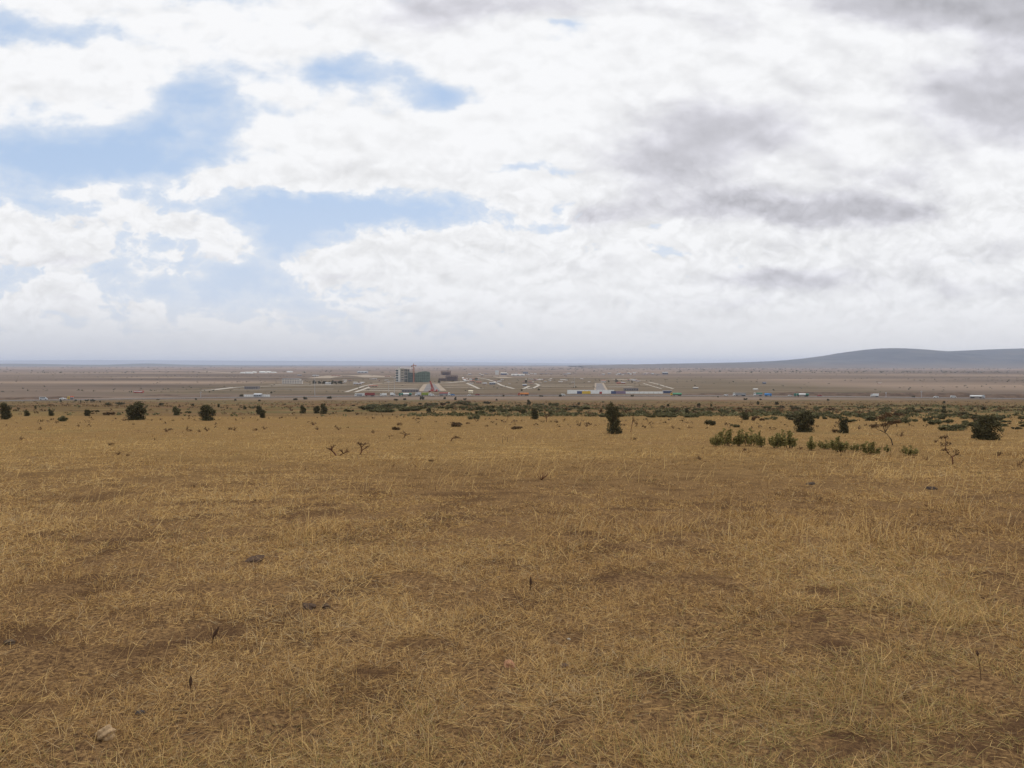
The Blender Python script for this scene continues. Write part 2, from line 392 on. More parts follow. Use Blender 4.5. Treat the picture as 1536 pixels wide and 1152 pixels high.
def build_grass():
    rng = np.random.default_rng(3)
    Vs, Fs, Ts = [], [], []
    off = 0
    def emit(x, y, L, az, lean, curl, w, tone, seg, roll):
        nonlocal off
        V, f, T = blades(x, y, L, az, lean, curl, w, np.clip(tone, 0, 1), seg, roll)
        Vs.append(V.astype(np.float32)); Fs.append((f + off).astype(np.int32)); Ts.append(T.astype(np.float32)); off += len(V)
    def patch(x, y):
        a = fbm(x, y, 2.6, 4, 2); b = fbm(x, y, 9, 3, 8); c = fbm(x, y * .6, 34, 3, 21)
        return a, b, c
    for (n, lo, hi, seg) in ((400000, 2.0, 5.5, 3), (400000, 5.5, 13, 2), (220000, 13, 34, 2), (150000, 34, 80, 1), (90000, 80, 210, 1)):
        y = np.exp(rng.uniform(np.log(lo), np.log(hi), n))
        x = rng.uniform(-1, 1, n) * (y * .74 + 1.6)
        # gather roughly 45% of the blades into tufts
        nt_ = n // 34
        ti = rng.integers(0, nt_, n); ty = np.exp(rng.uniform(np.log(lo), np.log(hi), nt_)); tx = rng.uniform(-1, 1, nt_) * (ty * .74 + 1.6)
        tuft = rng.random(n) < .40
        sp = np.maximum(.028, .004 * ty[ti]) * (.5 + 1.2 * (ti % 7) / 6); dx = rng.normal(0, 1, n) * sp; dy = rng.normal(0, 1, n) * sp
        x = np.where(tuft, tx[ti] + dx, x); y = np.where(tuft, ty[ti] + dy, y)
        a, b, c = patch(x, y)
        # bare spots
        bare = fbm(x, y, .42, 3, 33) * .55 + fbm(x, y, 1.7, 3, 35) * .45
        keep = rng.random(n) < np.clip((bare - .36) * 6, .12, 1) * np.interp(y, [0, 80, 150, 210], [1, 1, .45, .1])
        x, y, a, b, c, tuft, dx, dy = (q[keep] for q in (x, y, a, b, c, tuft, dx, dy)); n2 = len(x)
        ti = ti[keep]
        pt = pits(x, y); kp = rng.random(n2) > pt * .92; x, y, a, b, c, tuft, dx, dy, ti, pt = (q[kp] for q in (x, y, a, b, c, tuft, dx, dy, ti, pt)); n2 = len(x)
        sd = stands(x, y)
        px = .75 * y / 1000
        w = np.maximum(rng.uniform(.0014, .0031, n2), px * rng.uniform(.55, 1.15, n2) * np.interp(y, [6, 30, 80], [1, .8, .9]))
        lie = rng.random(n2) < np.where(tuft, .38, .92)
        vert = np.interp(y, [2, 12, 40, 200], [1, 1.15, 1.5, 1.9])
        L = np.where(lie, rng.uniform(.03, .125, n2), rng.gamma(2.6, .017, n2) * vert) * (.40 + 1.5 * a * (.4 + b) * np.where(tuft, 1.25, .8))
        L = L * (1 + .9 * sd * ~lie)
        L = L * np.interp(y, [2, 20, 60, 120], [.82, .85, .8, .6])
        az = np.where(tuft & ~lie, np.arctan2(dx, dy) + rng.normal(0, .5, n2), rng.uniform(0, 2 * np.pi, n2))
        lean = np.where(lie, rng.uniform(1.15, 1.52, n2), np.abs(rng.normal(.25, .38, n2)))
        curl = rng.uniform(0, .9, n2) * np.where(lie, .3, 1)
        tone = .44 + rng.normal(0, 1, n2) * np.interp(y, [3, 12, 40, 120], [.19, .15, .07, .03]) + (c - .5) * np.interp(y, [3, 60], [.55, .30]) + (b - .5) * .40 + (a - .5) * .55 + np.interp(y, [4, 20, 60, 120], [.03, -.01, -.13, -.19])
        tone = tone + rng.normal(0, 1, nt_)[ti] * .14 * tuft - pt * .35
        gr = rng.random(n2)
        tone = np.where(gr < np.interp(y, [4, 30], [.10, .03]), rng.uniform(.0, .16, n2), tone)
        tone = np.where((gr > .93), rng.uniform(.68, .82, n2), tone)
        tone = np.clip(tone, .0, .80)
        # olive tinge close to the viewer, mostly low left and in the middle
        ol = np.clip((fbm(x, y, 3.2, 3, 44) - .46) * 4, 0, 1) * np.interp(y, [2.4, 4.6, 9], [.55, .22, .03])
        tone = np.where(rng.random(n2) < ol, rng.uniform(.84, 1, n2), tone)
        emit(x, y, L, az, lean, curl, w, tone, seg, rng.uniform(-1.3, 1.3, n2))
    # taller seeding stalks, bowed by the wind towards the right, gathered in stands
    for (n, lo, hi, k) in ((1700, 2.6, 8, 1.), (5000, 8, 30, 1.), (5000, 30, 130, 1.)):
        y = np.exp(rng.uniform(np.log(lo), np.log(hi), n)); x = rng.uniform(-1, 1, n) * (y * .72 + 1)
        st = fbm(x, y, np.interp(lo, [2, 30], [2.2, 14]), 3, 61)
        keep = rng.random(n) < np.clip((st - .50) * 5 + stands(x, y) * .9, .04, 1)
        x, y = x[keep], y[keep]; n2 = len(x)
        w = np.maximum(.0022, .0006 * y)
        emit(x, y, rng.uniform(.16, .50, n2) * np.interp(y, [3, 12, 130], [.6, .85, .9]), rng.normal(1.3, .7, n2), np.abs(rng.normal(.22, .22, n2)), rng.uniform(.2, 1.0, n2), w,
             rng.uniform(.42, .74, n2), 5, rng.uniform(-1, 1, n2))
    V = np.concatenate(Vs); F = np.concatenate(Fs); T = np.concatenate(Ts)
    mat = leaf_mat('dry_grass', GRASS_STOPS, .22)
    o = mesh_np('grass', V, F, 4, mat, T)
    tag(o, 'dry straw-coloured savanna grass covering the whole foreground slope', 'grass', kind='stuff')
# ------------------------------------------------------------------ plants
class MB:
    """collects boxes, tubes and leaves; build() links them as ONE mesh object"""
    fat = 1
    def __init__(s): s.v = []; s.f = []; s.t = []; s.n = 0
    def add(s, V, F, tone=.5):
        V = np.asarray(V, float); s.v.append(V); s.f += [tuple(int(i) + s.n for i in f) for f in F]
        s.t.append(np.full(len(V), tone) if np.isscalar(tone) else np.asarray(tone)); s.n += len(V); return s
    def box(s, c, d, rz=0.0, tone=.5):
        x, y, z = (k / 2 for k in d)
        V = np.array([(-x, -y, -z), (x, -y, -z), (x, y, -z), (-x, y, -z), (-x, -y, z), (x, -y, z), (x, y, z), (-x, y, z)])
        if rz: V[:, :2] = V[:, :2] @ np.array([[math.cos(rz), math.sin(rz)], [-math.sin(rz), math.cos(rz)]])
        return s.add(V + np.array(c), [(0, 3, 2, 1), (4, 5, 6, 7), (0, 1, 5, 4), (1, 2, 6, 5), (2, 3, 7, 6), (3, 0, 4, 7)], tone)
    def prism(s, prof, axis, a, b):
        """profile [(u,w)...] in the plane across `axis` ('x' or 'y'), stretched from a to b"""
        n = len(prof)
        mk = (lambda t, u, w: (t, u, w)) if axis == 'x' else (lambda t, u, w: (u, t, w))
        V = [mk(a, u, w) for u, w in prof] + [mk(b, u, w) for u, w in prof]
        F = [tuple(range(n)), tuple(range(2 * n - 1, n - 1, -1))] + [(i, i + n, (i + 1) % n + n, (i + 1) % n) for i in range(n)]
        return s.add(V, F)
    def tube(s, pts, rad, n=5, tone=.5):
        if s.fat != 1: rad = [q * s.fat for q in rad]
        pts = [Vector(p) for p in pts]
        if np.isscalar(rad): rad = [rad] * len(pts)
        V = []
        for i, p in enumerate(pts):
            d = (pts[min(i + 1, len(pts) - 1)] - pts[max(i - 1, 0)]).normalized()
            a = d.orthogonal().normalized(); b = d.cross(a)
            if i and False: pass
            for k in range(n):
                an = 2 * math.pi * k / n
                V.append(tuple(p + (a * math.cos(an) + b * math.sin(an)) * rad[i]))
        F = [(i * n + k, i * n + (k + 1) % n, (i + 1) * n + (k + 1) % n, (i + 1) * n + k) for i in range(len(pts) - 1) for k in range(n)]
        F += [tuple(range(n))[::-1], tuple(range((len(pts) - 1) * n, len(pts) * n))]
        return s.add(V, F, tone)
    def build(s, name, mat, parent=None, smooth=False):
        V = np.concatenate(s.v); me = bpy.data.meshes.new(name)
        me.from_pydata(V.tolist(), [], s.f)
        a = me.attributes.new('tone', 'FLOAT', 'POINT'); a.data.foreach_set('value', np.concatenate(s.t).astype(np.float32))
        if smooth: me.polygons.foreach_set('use_smooth', [True] * len(me.polygons))
        me.materials.append(mat)
        o = bpy.data.objects.new(name, me); COL.objects.link(o)
        if parent: o.parent = parent
        return o

def empty(name, loc=(0, 0, 0), rz=0.0):
    o = bpy.data.objects.new(name, None); COL.objects.link(o); o.location = loc; o.rotation_euler = (0, 0, rz)
    o.empty_display_size = .5; return o
def dup(root, loc, rz=0.0, scale=None):
    r = root.copy(); COL.objects.link(r); r.location = loc; r.rotation_euler = (0, 0, rz)
    if scale is not None: r.scale = scale
    for ch in list(root.children):
        c = ch.copy(); COL.objects.link(c); c.parent = r
        for g in ch.children:
            d = g.copy(); COL.objects.link(d); d.parent = c
    return r

def leaves(c, size, rng, aspect=1.6, up=.3):
    """one small leaf spray (a bent quad) at every centre"""
    n = len(c)
    a = rng.normal(0, 1, (n, 3)); a[:, 2] = a[:, 2] * .7 + up; a /= np.linalg.norm(a, axis=1)[:, None]
    b = rng.normal(0, 1, (n, 3)); b -= (a * b).sum(1)[:, None] * a; b /= np.linalg.norm(b, axis=1)[:, None]
    sz = size * rng.uniform(.55, 1.35, n)[:, None]
    A = a * sz * aspect * .5; B = b * sz * .5
    V = np.stack([c - A, c + B * .9, c + A, c - B * .9], 1).reshape(-1, 3)
    return V, np.arange(4 * n)

def clumps(lst, n, rng, shell=.55):
    """points through a set of ellipsoids (x,y,z,rx,ry,rz): more towards the skins"""
    w = np.array([l[3] * l[4] * l[5] for l in lst]) ** .67; w /= w.sum()
    k = rng.choice(len(lst), n, p=w); L = np.array(lst)[k]
    d = rng.normal(0, 1, (n, 3)); d /= np.linalg.norm(d, axis=1)[:, None]
    r = rng.random(n) ** (.333 + (1 - shell) * .2) * (1 + rng.normal(0, .08, n))
    return L[:, :3] + d * L[:, 3:] * r[:, None], k, r

def make_crown(name, lst, n, size, mat, seed, aspect=1.5, tonebias=0.0):
    rng = np.random.default_rng(seed)
    c, k, r = clumps(lst, n, rng)
    far_ = rng.random(n) < .16; c = c + np.where(far_[:, None], rng.normal(0, .045, c.shape), 0)
    gap = .34 + .0 * c[:, 0] if 'low' in name else fbm(c[:, 0] * 10 + seed, (c[:, 2] + c[:, 1]) * 10, 1.6, 2, seed); c = c[(gap > .33) | (rng.random(n) < .35)][:]; k = k[:len(c)]
    ok = c[:, 2] > .01; c, k = c[ok], k[ok]
    cl = rng.normal(0, .13, len(lst))[k]
    # hue differs from shoot to shoot and by age of the leaf
    tone = .45 + cl + rng.normal(0, .16, len(c)) + tonebias
    V, f = leaves(c, size, rng, aspect)
    return V, f, np.repeat(np.clip(tone, 0, 1), 4)

def stems(mb, rng, n, h, spread, r0):
    for i in range(n):
        a = rng.uniform(0, 6.28); b = spread * rng.uniform(.3, 1)
        p = [(.03 * math.cos(a), .03 * math.sin(a), -.03)]
        for s in (.35, .7, 1.0):
            p.append((b * s * math.cos(a) + rng.normal(0, .03), b * s * math.sin(a) + rng.normal(0, .03), h * s * rng.uniform(.85, 1.1)))
        mb.tube(p, [r0, r0 * .8, r0 * .5, r0 * .2], 5)

def twigs(mb, rng, p, d, L, r, depth, fork=2, tone=.3, bend=.35, tips=None):
    """a crooked branching stem"""
    pts = [Vector(p)]; dirv = Vector(d).normalized(); nn = 4
    for i in range(nn):
        dirv = (dirv + Vector(rng.normal(0, bend, 3)) * .6 + Vector((0, 0, .06))).normalized()
        pts.append(pts[-1] + dirv * L / nn)
    mb.tube(pts, list(np.linspace(r, r * .55, nn + 1)), 5, tone)
    if tips is not None: tips.append(pts[-1]); tips.append(pts[-2])
    # short thorny spurs
    for q in pts[1:]:
        if rng.random() < .7:
            s = Vector(rng.normal(0, 1, 3)).normalized(); mb.tube([q, q + s * L * .12], [r * .35, r * .1], 4, tone)
    if depth > 0:
        for k in range(fork + (rng.random() < .35)):
            i = rng.integers(2, nn + 1); nd = (dirv + Vector(rng.normal(0, .75, 3))).normalized()
            if nd.z < -.1: nd.z *= -.3
            twigs(mb, rng, pts[i], nd, L * rng.uniform(.5, .8), r * .55, depth - 1, fork, tone, bend, tips)

PROTO = {}
def plant_materials():
    global LM
    LM = {
     'dark': leaf_mat('dark_leaves', [(0, (.040, .032, .020)), (.35, (.075, .066, .036)), (.65, (.118, .108, .054)), (1, (.20, .175, .085))], .12),
     'olive': leaf_mat('olive_leaves', [(0, (.05, .046, .024)), (.4, (.125, .118, .058)), (.7, (.185, .170, .085)), (1, (.26, .235, .125))], .15),
     'bright': leaf_mat('fresh_leaves', [(0, (.09, .078, .026)), (.4, (.19, .165, .060)), (.7, (.29, .245, .095)), (1, (.42, .36, .13))], .25),
     'brown': leaf_mat('dead_leaves', [(0, (.055, .035, .022)), (.4, (.13, .082, .045)), (.7, (.20, .13, .07)), (1, (.27, .19, .10))], .1),
     'red': leaf_mat('rusty_leaves', [(0, (.08, .03, .02)), (.5, (.17, .065, .04)), (1, (.25, .11, .06))], .1),
     'far': leaf_mat('distant_leaves', [(0, (.03, .036, .026)), (.5, (.06, .066, .045)), (1, (.11, .105, .07))], .1)}
    M('bark', (.085, .06, .045), .9, .3, 9); M('bark_red', (.12, .05, .032), .9, .3, 9)

def proto(kind, var):
    """a plant one metre high and about one metre wide, as mesh data for crown and stem"""
    key = (kind, var)
    if key in PROTO: return PROTO[key]
    rng = np.random.default_rng(100 + var * 13 + sum(map(ord, kind)))
    mb = MB(); lst = []; n, size, mat = 1500, .055, LM['dark']; aspect = 1.5; bark = _mats['bark']
    if kind in ('round', 'roundgreen'):
        lst = [(0, 0, .40, .33, .33, .36), (-.12, .05, .14, .30, .26, .17), (.14, -.05, .13, .28, .26, .16), (0, 0, .08, .38, .34, .10)]
        for i in range(15):
            a = rng.uniform(0, 6.28); e = rng.uniform(-.5, 1.2); R = .30
            lst.append((R * math.cos(a) * math.cos(e), R * math.sin(a) * math.cos(e), .46 + .36 * math.sin(e), *rng.uniform(.10, .22, 3)))
        n = 5600; size = .042; stems(mb, rng, 6, .7, .3, .018)
        if kind == 'roundgreen': mat = LM['olive']
    elif kind == 'column':      # narrow upright bush with a wider skirt
        lst = [(.05, 0, .09, .34, .30, .12), (-.17, 0, .12, .20, .2, .12), (.28, .05, .09, .2, .2, .10), (.12, 0, .22, .26, .2, .12), (0, 0, .30, .30, .28, .2), (-.04, 0, .58, .32, .30, .2),
               (-.16, .04, .68, .2, .2, .14), (.12, 0, .66, .2, .2, .16), (-.10, 0, .82, .2, .2, .13), (-.12, 0, .93, .09, .09, .08), (.02, .1, .5, .27, .25, .2), (-.2, -.1, .5, .14, .14, .1), (.24, 0, .58, .14, .12, .09), (-.30, 0, .60, .12, .12, .1), (.16, .1, .78, .12, .12, .08), (-.26, 0, .78, .11, .1, .08), (.22, 0, .38, .14, .12, .1)]
        n = 5200; size = .036; stems(mb, rng, 6, .8, .15, .016)
    elif kind == 'bell':        # cone widening to the ground
        lst = [(0, 0, .14, .40, .38, .15), (.1, 0, .3, .32, .3, .2), (-.08, 0, .45, .32, .30, .22), (.04, 0, .64, .30, .26, .2)] + [(rng.uniform(-.3, .3), rng.uniform(-.2, .2), z_, rng.uniform(.10, .2), .16, rng.uniform(.08, .15)) for z_ in (.15, .25, .4, .5, .6, .72, .8, .86)]
        n = 3000; stems(mb, rng, 5, .8, .2, .018)
    elif kind in ('low', 'lowbrown', 'lowdark'):
        for i in range(9):
            lst.append((rng.uniform(-.42, .42), rng.uniform(-.3, .3), rng.uniform(.2, .5), rng.uniform(.12, .24), rng.uniform(.12, .2), rng.uniform(.18, .38)))
        n = 1500; size = .075; mat = {'low': LM['olive'], 'lowbrown': LM['brown'], 'lowdark': LM['dark']}[kind]; stems(mb, rng, 7, .8, .4, .012)
    elif kind == 'flat':        # flat-topped thorn tree in layers
        tips = []
        twigs(mb, rng, (0, 0, -.02), (.1 * (-1) ** var, 0, 1), .5, .022, 2, 3, .3, .3, tips)
        for q in tips:
            lst.append((q.x * 1.4, q.y * 1.4, min(.95, max(.45, q.z)), .15, .14, .045))
        n = 900; size = .05; mat = LM['olive']
    elif kind == 'flatbrown':   # leaning sparse thorn tree with rusty layers
        tips = []
        mb.tube([(.30, 0, -.02), (.24, 0, .2), (.1, 0, .38), (-.1, 0, .5)], [.02, .017, .013, .009], 5)
        for (x, z) in ((-.3, .62), (0, .66), (.25, .72), (.4, .78), (-.1, .9), (.1, .98)):
            mb.tube([(.05, 0, .42), (x * .5, rng.normal(0, .05), z - .12), (x, 0, z)], [.01, .008, .004], 4)
            lst.append((x, 0, z, .17, .14, .05)); lst.append((x + .1, .1, z + .03, .12, .1, .04))
        n = 750; size = .045; mat = LM['brown']
    elif kind == 'leafy':       # upright leafy shoots, fresh green
        C = []; 
        for i in range(15):
            a = rng.uniform(0, 6.28); rr = rng.uniform(.03, .36); h = rng.uniform(.42, .78) if i > 1 else rng.uniform(.9, 1.0)
            x0, y0 = rr * math.cos(a), rr * math.sin(a)
            x1, y1 = x0 * 1.35 + rng.normal(0, .05), y0 * 1.3
            mb.tube([(x0 * .5, y0 * .5, -.03), (x0, y0, h * .5), (x1, y1, h)], [.010, .007, .003], 4)
            m_ = int(45 * h) + 12; s = rng.uniform(.22, 1.0, m_)
            C.append(np.stack([x0 + (x1 - x0) * s + rng.normal(0, .045, m_), y0 + (y1 - y0) * s + rng.normal(0, .045, m_), h * s + rng.normal(0, .01, m_)], 1))
        C = np.concatenate(C); V, f = leaves(C, .075, rng, 1.7, .6)
        tone = np.repeat(np.clip(.35 + rng.normal(0, .2, len(C)) + C[:, 2] * .12, 0, 1), 4)
        PROTO[key] = _proto_mesh('crown', V, f, tone, LM['bright']), _proto_stem(mb, bark)
        return PROTO[key]
    elif kind == 'leafyweed':
        C = []
        for i in range(6):
            a = rng.uniform(0, 6.28); h = rng.uniform(.5, 1.0); x1, y1 = .3 * math.cos(a), .25 * math.sin(a)
            mb.tube([(0, 0, -.03), (x1 * .5, y1 * .5, h * .55), (x1, y1, h)], [.012, .009, .004], 4)
            s = rng.uniform(.35, 1, 26); C.append(np.stack([x1 * s + rng.normal(0, .05, 26), y1 * s + rng.normal(0, .05, 26), h * s], 1))
        C = np.concatenate(C); V, f = leaves(C, .07, rng, 1.7, .6)
        PROTO[key] = _proto_mesh('crown', V, f, np.repeat(np.clip(.5 + rng.normal(0, .2, len(C)), 0, 1), 4), LM['olive']), _proto_stem(mb, bark)
        return PROTO[key]
    elif kind in ('sapling', 'crooked', 'vshape', 'fan', 'redtwig', 'weed'):
        bark = _mats['bark_red']; mb.fat = 1.5
        tips = []
        if kind == 'sapling': twigs(mb, rng, (0, 0, -.02), (.15 * (-1) ** var, 0, 1), .62, .03, 2, 2, .3, .45, tips)
        elif kind == 'crooked':
            mb.tube([(.10, 0, -.02), (.09, 0, .15), (.07, 0, .28)], [.018, .016, .014], 5)
            mb.tube([(.07, 0, .28), (.2, .03, .36), (.34, 0, .44)], [.012, .009, .004], 5)
            mb.tube([(.07, 0, .28), (-.08, 0, .42), (-.16, 0, .58), (-.15, 0, .8), (-.19, 0, 1.0)], [.013, .012, .01, .008, .004], 5)
            for (a, b) in (((-.12, 0, .52), (-.30, .02, .55)), ((-.15, 0, .7), (-.02, .05, .75)), ((-.16, 0, .66), (-.3, 0, .72)), ((-.18, 0, .92), (-.32, 0, .97)), ((-.18, 0, .93), (-.06, 0, 1.0)), ((.2, .03, .36), (.22, .03, .48))):
                mb.tube([a, b], [.008, .003], 4); tips += [Vector(b), (Vector(a) + Vector(b)) / 2]
            tips += [Vector((-.12, 0, .5)), Vector((-.15, 0, .78)), Vector((.3, 0, .42))]
        elif kind == 'vshape':
            twigs(mb, rng, (-.02, 0, -.02), (-.42, 0, 1), .75, .035, 1, 2, .3, .2, tips)
            twigs(mb, rng, (.06, 0, -.02), (.75, .1, 1), .55, .028, 1, 3, .3, .3, tips)
        elif kind == 'fan':
            twigs(mb, rng, (-.1, 0, -.02), (.3, 0, 1), .62, .035, 2, 2, .3, .3, tips)
            twigs(mb, rng, (0, 0, .30), (1, 0, .5), .5, .025, 1, 2, .3, .25, tips)
        elif kind == 'redtwig':
            for i in range(9):
                a = rng.uniform(-1.1, 1.1); mb.tube([(0, 0, -.02), (math.sin(a) * .3, rng.normal(0, .1), .35), (math.sin(a) * .62, rng.normal(0, .2), .45 + .5 * math.cos(a))], [.02, .014, .005], 4)
        else:
            for i in range(6):
                twigs(mb, rng, (rng.normal(0, .06), rng.normal(0, .06), -.02), (rng.normal(0, .6), rng.normal(0, .6), 1), rng.uniform(.3, .6), .02, 1, 2, .3, .4, tips)
        if tips:
            C = np.array([tuple(q) for q in tips for _ in range(12 if kind != 'weed' else 9)]); C = C + rng.normal(0, .045, C.shape)
            V, f = leaves(C, .050, rng, 1.4, .2)
            st = _proto_stem(mb, bark)
            PROTO[key] = _proto_mesh('leaves', V, f, np.repeat(rng.uniform(.1, .7, len(C)), 4), LM['brown' if kind != 'redtwig' else 'red']), st
        else: PROTO[key] = None, _proto_stem(mb, bark)
        return PROTO[key]
    V, f, tone = make_crown('crown', lst, n, size, mat, 7 + var + len(kind), aspect)
    PROTO[key] = _proto_mesh('crown', V, f, tone, mat), _proto_stem(mb, bark)
    return PROTO[key]

def _proto_mesh(name, V, f, tone, mat):
    me = bpy.data.meshes.new(name); n = len(f) // 4
    me.vertices.add(len(V)); me.vertices.foreach_set('co', np.asarray(V, np.float32).ravel())
    me.loops.add(len(f)); me.loops.foreach_set('vertex_index', np.asarray(f, np.int32))
    me.polygons.add(n); me.polygons.foreach_set('loop_start', np.arange(n, dtype=np.int32) * 4)
    a = me.attributes.new('tone', 'FLOAT', 'POINT'); a.data.foreach_set('value', np.asarray(tone, np.float32))
    me.update(calc_edges=True); me.materials.append(mat); return me
def _proto_stem(mb, mat):
    me = bpy.data.meshes.new('stem'); me.from_pydata(np.concatenate(mb.v).tolist(), [], mb.f); me.materials.append(mat); return me

def plant(name, kind, var, px, py, wpx, hpx, label, cat, group=None, parts=True, rz=None, loc=None, wide=1.0):
    p = gp(px, py) if loc is None else Vector(loc); k = pm(p)
    sx = wpx * k; sz = hpx * k
    crown, stem = proto(kind, var)
    if rz is None: rz = 0.0 if kind in ('crooked', 'vshape', 'fan', 'flatbrown', 'column', 'redtwig') else random.uniform(-.6, .6)
    if parts:
        o = empty(name, p, rz)
        if crown is not None:
            c = bpy.data.objects.new('foliage' if crown.name.startswith('crown') else 'dry_leaves', crown); COL.objects.link(c); c.parent = o
        s = bpy.data.objects.new('stem', stem); COL.objects.link(s); s.parent = o
    else:
        o = bpy.data.objects.new(name, crown or stem); COL.objects.link(o); o.location = p; o.rotation_euler = (0, 0, rz)
    o.scale = (sx * wide, sx * (.9 if kind not in ('low', 'lowbrown', 'lowdark') else 1.0), sz)
    tag(o, label, cat, group)
    return o

def build_plants():
    plant_materials()
    D = 'round'; G = 'line of dark bushes along the far edge of the grass'
    big = [  # px, base, w, h, kind, variant, label
     (8, 629, 24, 27, 'bell', 0, 'dark upright bush cut by the left edge of the picture'),
     (40, 624, 12, 9, D, 1, 'small round dark bush just right of the leftmost bush'),
     (77, 624, 10, 11, 'bell', 1, 'small upright dark bush leaning right, third from the left edge'),
     (94, 632, 18, 9, 'roundgreen', 0, 'low squat greenish bush in front of the small dark ones at far left'),
     (131, 624, 12, 11, D, 2, 'small brownish dark bush left of the flat scrubby pair'),
     (143, 618, 12, 4, 'lowdark', 0, 'flat dark smear of a bush behind the small brownish one'),
     (163, 623, 19, 7, 'lowbrown', 1, 'flat brown bush just left of the biggest round bush on the left'),
     (204, 630, 38, 29, D, 3, 'largest round dark bush on the left side of the field'),
     (265, 623, 15, 15, 'roundgreen', 2, 'medium dark green bush between the two big round bushes on the left'),
     (282, 620, 11, 5, 'low', 3, 'low flat green bush tucked left of the twin-topped bush'),
     (311, 631, 31, 26, D, 4, 'broad dark bush with a green twin-lobed top'),
     (328, 611, 5, 6, D, 0, 'tiny dark bush standing behind the twin-topped bush'),
     (367, 614, 7, 6, D, 1, 'tiny round bush left of the two-part bush'),
     (379, 613, 8, 5, 'low', 0, 'tiny pale green bush touching the two-part bush on its left'),
     (388, 622, 11, 15, D, 2, 'rear half of the dark two-part bush near left centre'),
     (394, 627, 12, 14, D, 0, 'front half of the dark two-part bush near left centre'),
     (454, 620, 12, 13, D, 1, 'small dark bush just left of the wide round pair'),
     (475, 620, 12, 12, D, 3, 'left lobe of the touching pair of dark round bushes'),
     (485, 621, 14, 16, D, 1, 'right and taller lobe of the touching pair of dark round bushes'),
     (521, 618, 12, 6, 'low', 1, 'low faded green bush between the dark pair and the green thicket'),
     (643, 620, 9, 9, D, 3, 'small dark bush at the right end of the left thicket'),
     (684, 640, 19, 9, 'lowbrown', 2, 'low brown dead bush sitting alone in the straw at centre'),
     (711, 629, 20, 8, 'low', 2, 'low olive bush right of centre, in front of the scrub belt'),
     (719, 622, 18, 8, 'low', 4, 'green bush behind the low olive one at centre'),
     (785, 623, 11, 10, 'bell', 2, 'small dark cone-shaped bush left of the taller bell-shaped one'),
     (802, 629, 16, 18, 'bell', 0, 'dark bell-shaped bush just right of the picture centre'),
     (793, 607, 8, 8, D, 1, 'small round dark tree behind the bell-shaped bush'),
     (751, 613, 7, 6, D, 0, 'tiny dark bush in the scrub left of the bell-shaped bush'),
     (920, 651, 31, 49, 'column', 0, 'tall narrow dark bush with a wide skirt, the tallest plant in the field'),
     (1030, 623, 8, 12, 'bell', 3, 'small upright dark bush in the scrub belt right of the tall narrow bush'),
     (1048, 611, 7, 7, D, 3, 'small round bush behind the upright one in the scrub belt'),
     (1066, 638, 19, 11, 'lowdark', 2, 'low dark green bush behind the leafy green shrubs'),
     (1118, 630, 13, 13, 'bell', 1, 'dark jagged bush left of the brownish one in the scrub belt edge'),
     (1131, 631, 9, 9, 'lowbrown', 0, 'brownish upright bush in front of the scrub belt'),
     (1143, 631, 9, 5, 'lowbrown', 3, 'small brown mound of a bush beside the brownish upright one'),
     (1137, 607, 5, 6, D, 2, 'small rusty dark tree on the slope below the blue covered lorry'),
     (1206, 648, 36, 34, D, 3, 'big dark round bush behind the middle of the leafy green row'),
     (1265, 650, 20, 25, 'bell', 3, 'narrow dark bush right of the big round one behind the leafy row'),
     (1425, 646, 40, 13, 'low', 0, 'broad low green bush left of the big dark bush on the right'),
     (1397, 629, 9, 6, 'lowdark', 1, 'small low dark bush, left one of two behind the broad low green bush'),
     (1410, 629, 14, 7, 'low', 3, 'small low green bush, right one of two behind the broad low green bush'),
     (1416, 615, 7, 7, D, 4, 'small round dark bush on the slope far behind the broad low green bush'),
     (1480, 660, 46, 41, D, 0, 'big dark bush with a ragged base near the right edge, the bulkiest in the field'),
     (1502, 651, 14, 12, 'leafyweed', 0, 'yellowish green shrub peeping out right of the bulkiest dark bush'),
     (1462, 658, 16, 8, 'lowbrown', 1, 'brown dead brush at the left foot of the bulkiest dark bush'),
     (1253, 649, 9, 7, 'lowbrown', 2, 'small brown brush at the left foot of the narrow dark bush'),
     (1526, 644, 14, 5, 'lowdark', 3, 'low dark bush at the right edge of the picture'),
     (594, 645, 13, 7, 'lowbrown', 4, 'small rusty bush with a dead twig above it at left centre'),
     (776, 644, 17, 6, 'lowbrown', 3, 'low brown weedy bush in the straw below the bell-shaped bush'),
     (1103, 641, 14, 6, 'low', 1, 'sparse flat olive bush behind the leafy green row'),
    ]
    for (px, py, w, h, kd, v, lb) in big:
        nm = {'low': 'low_bush', 'lowdark': 'low_bush', 'lowbrown': 'dead_bush', 'leafyweed': 'green_shrub'}.get(kd, 'bush')
        plant(nm, kd, v, px, py, w, h, lb, 'bush', parts=(w > 11))
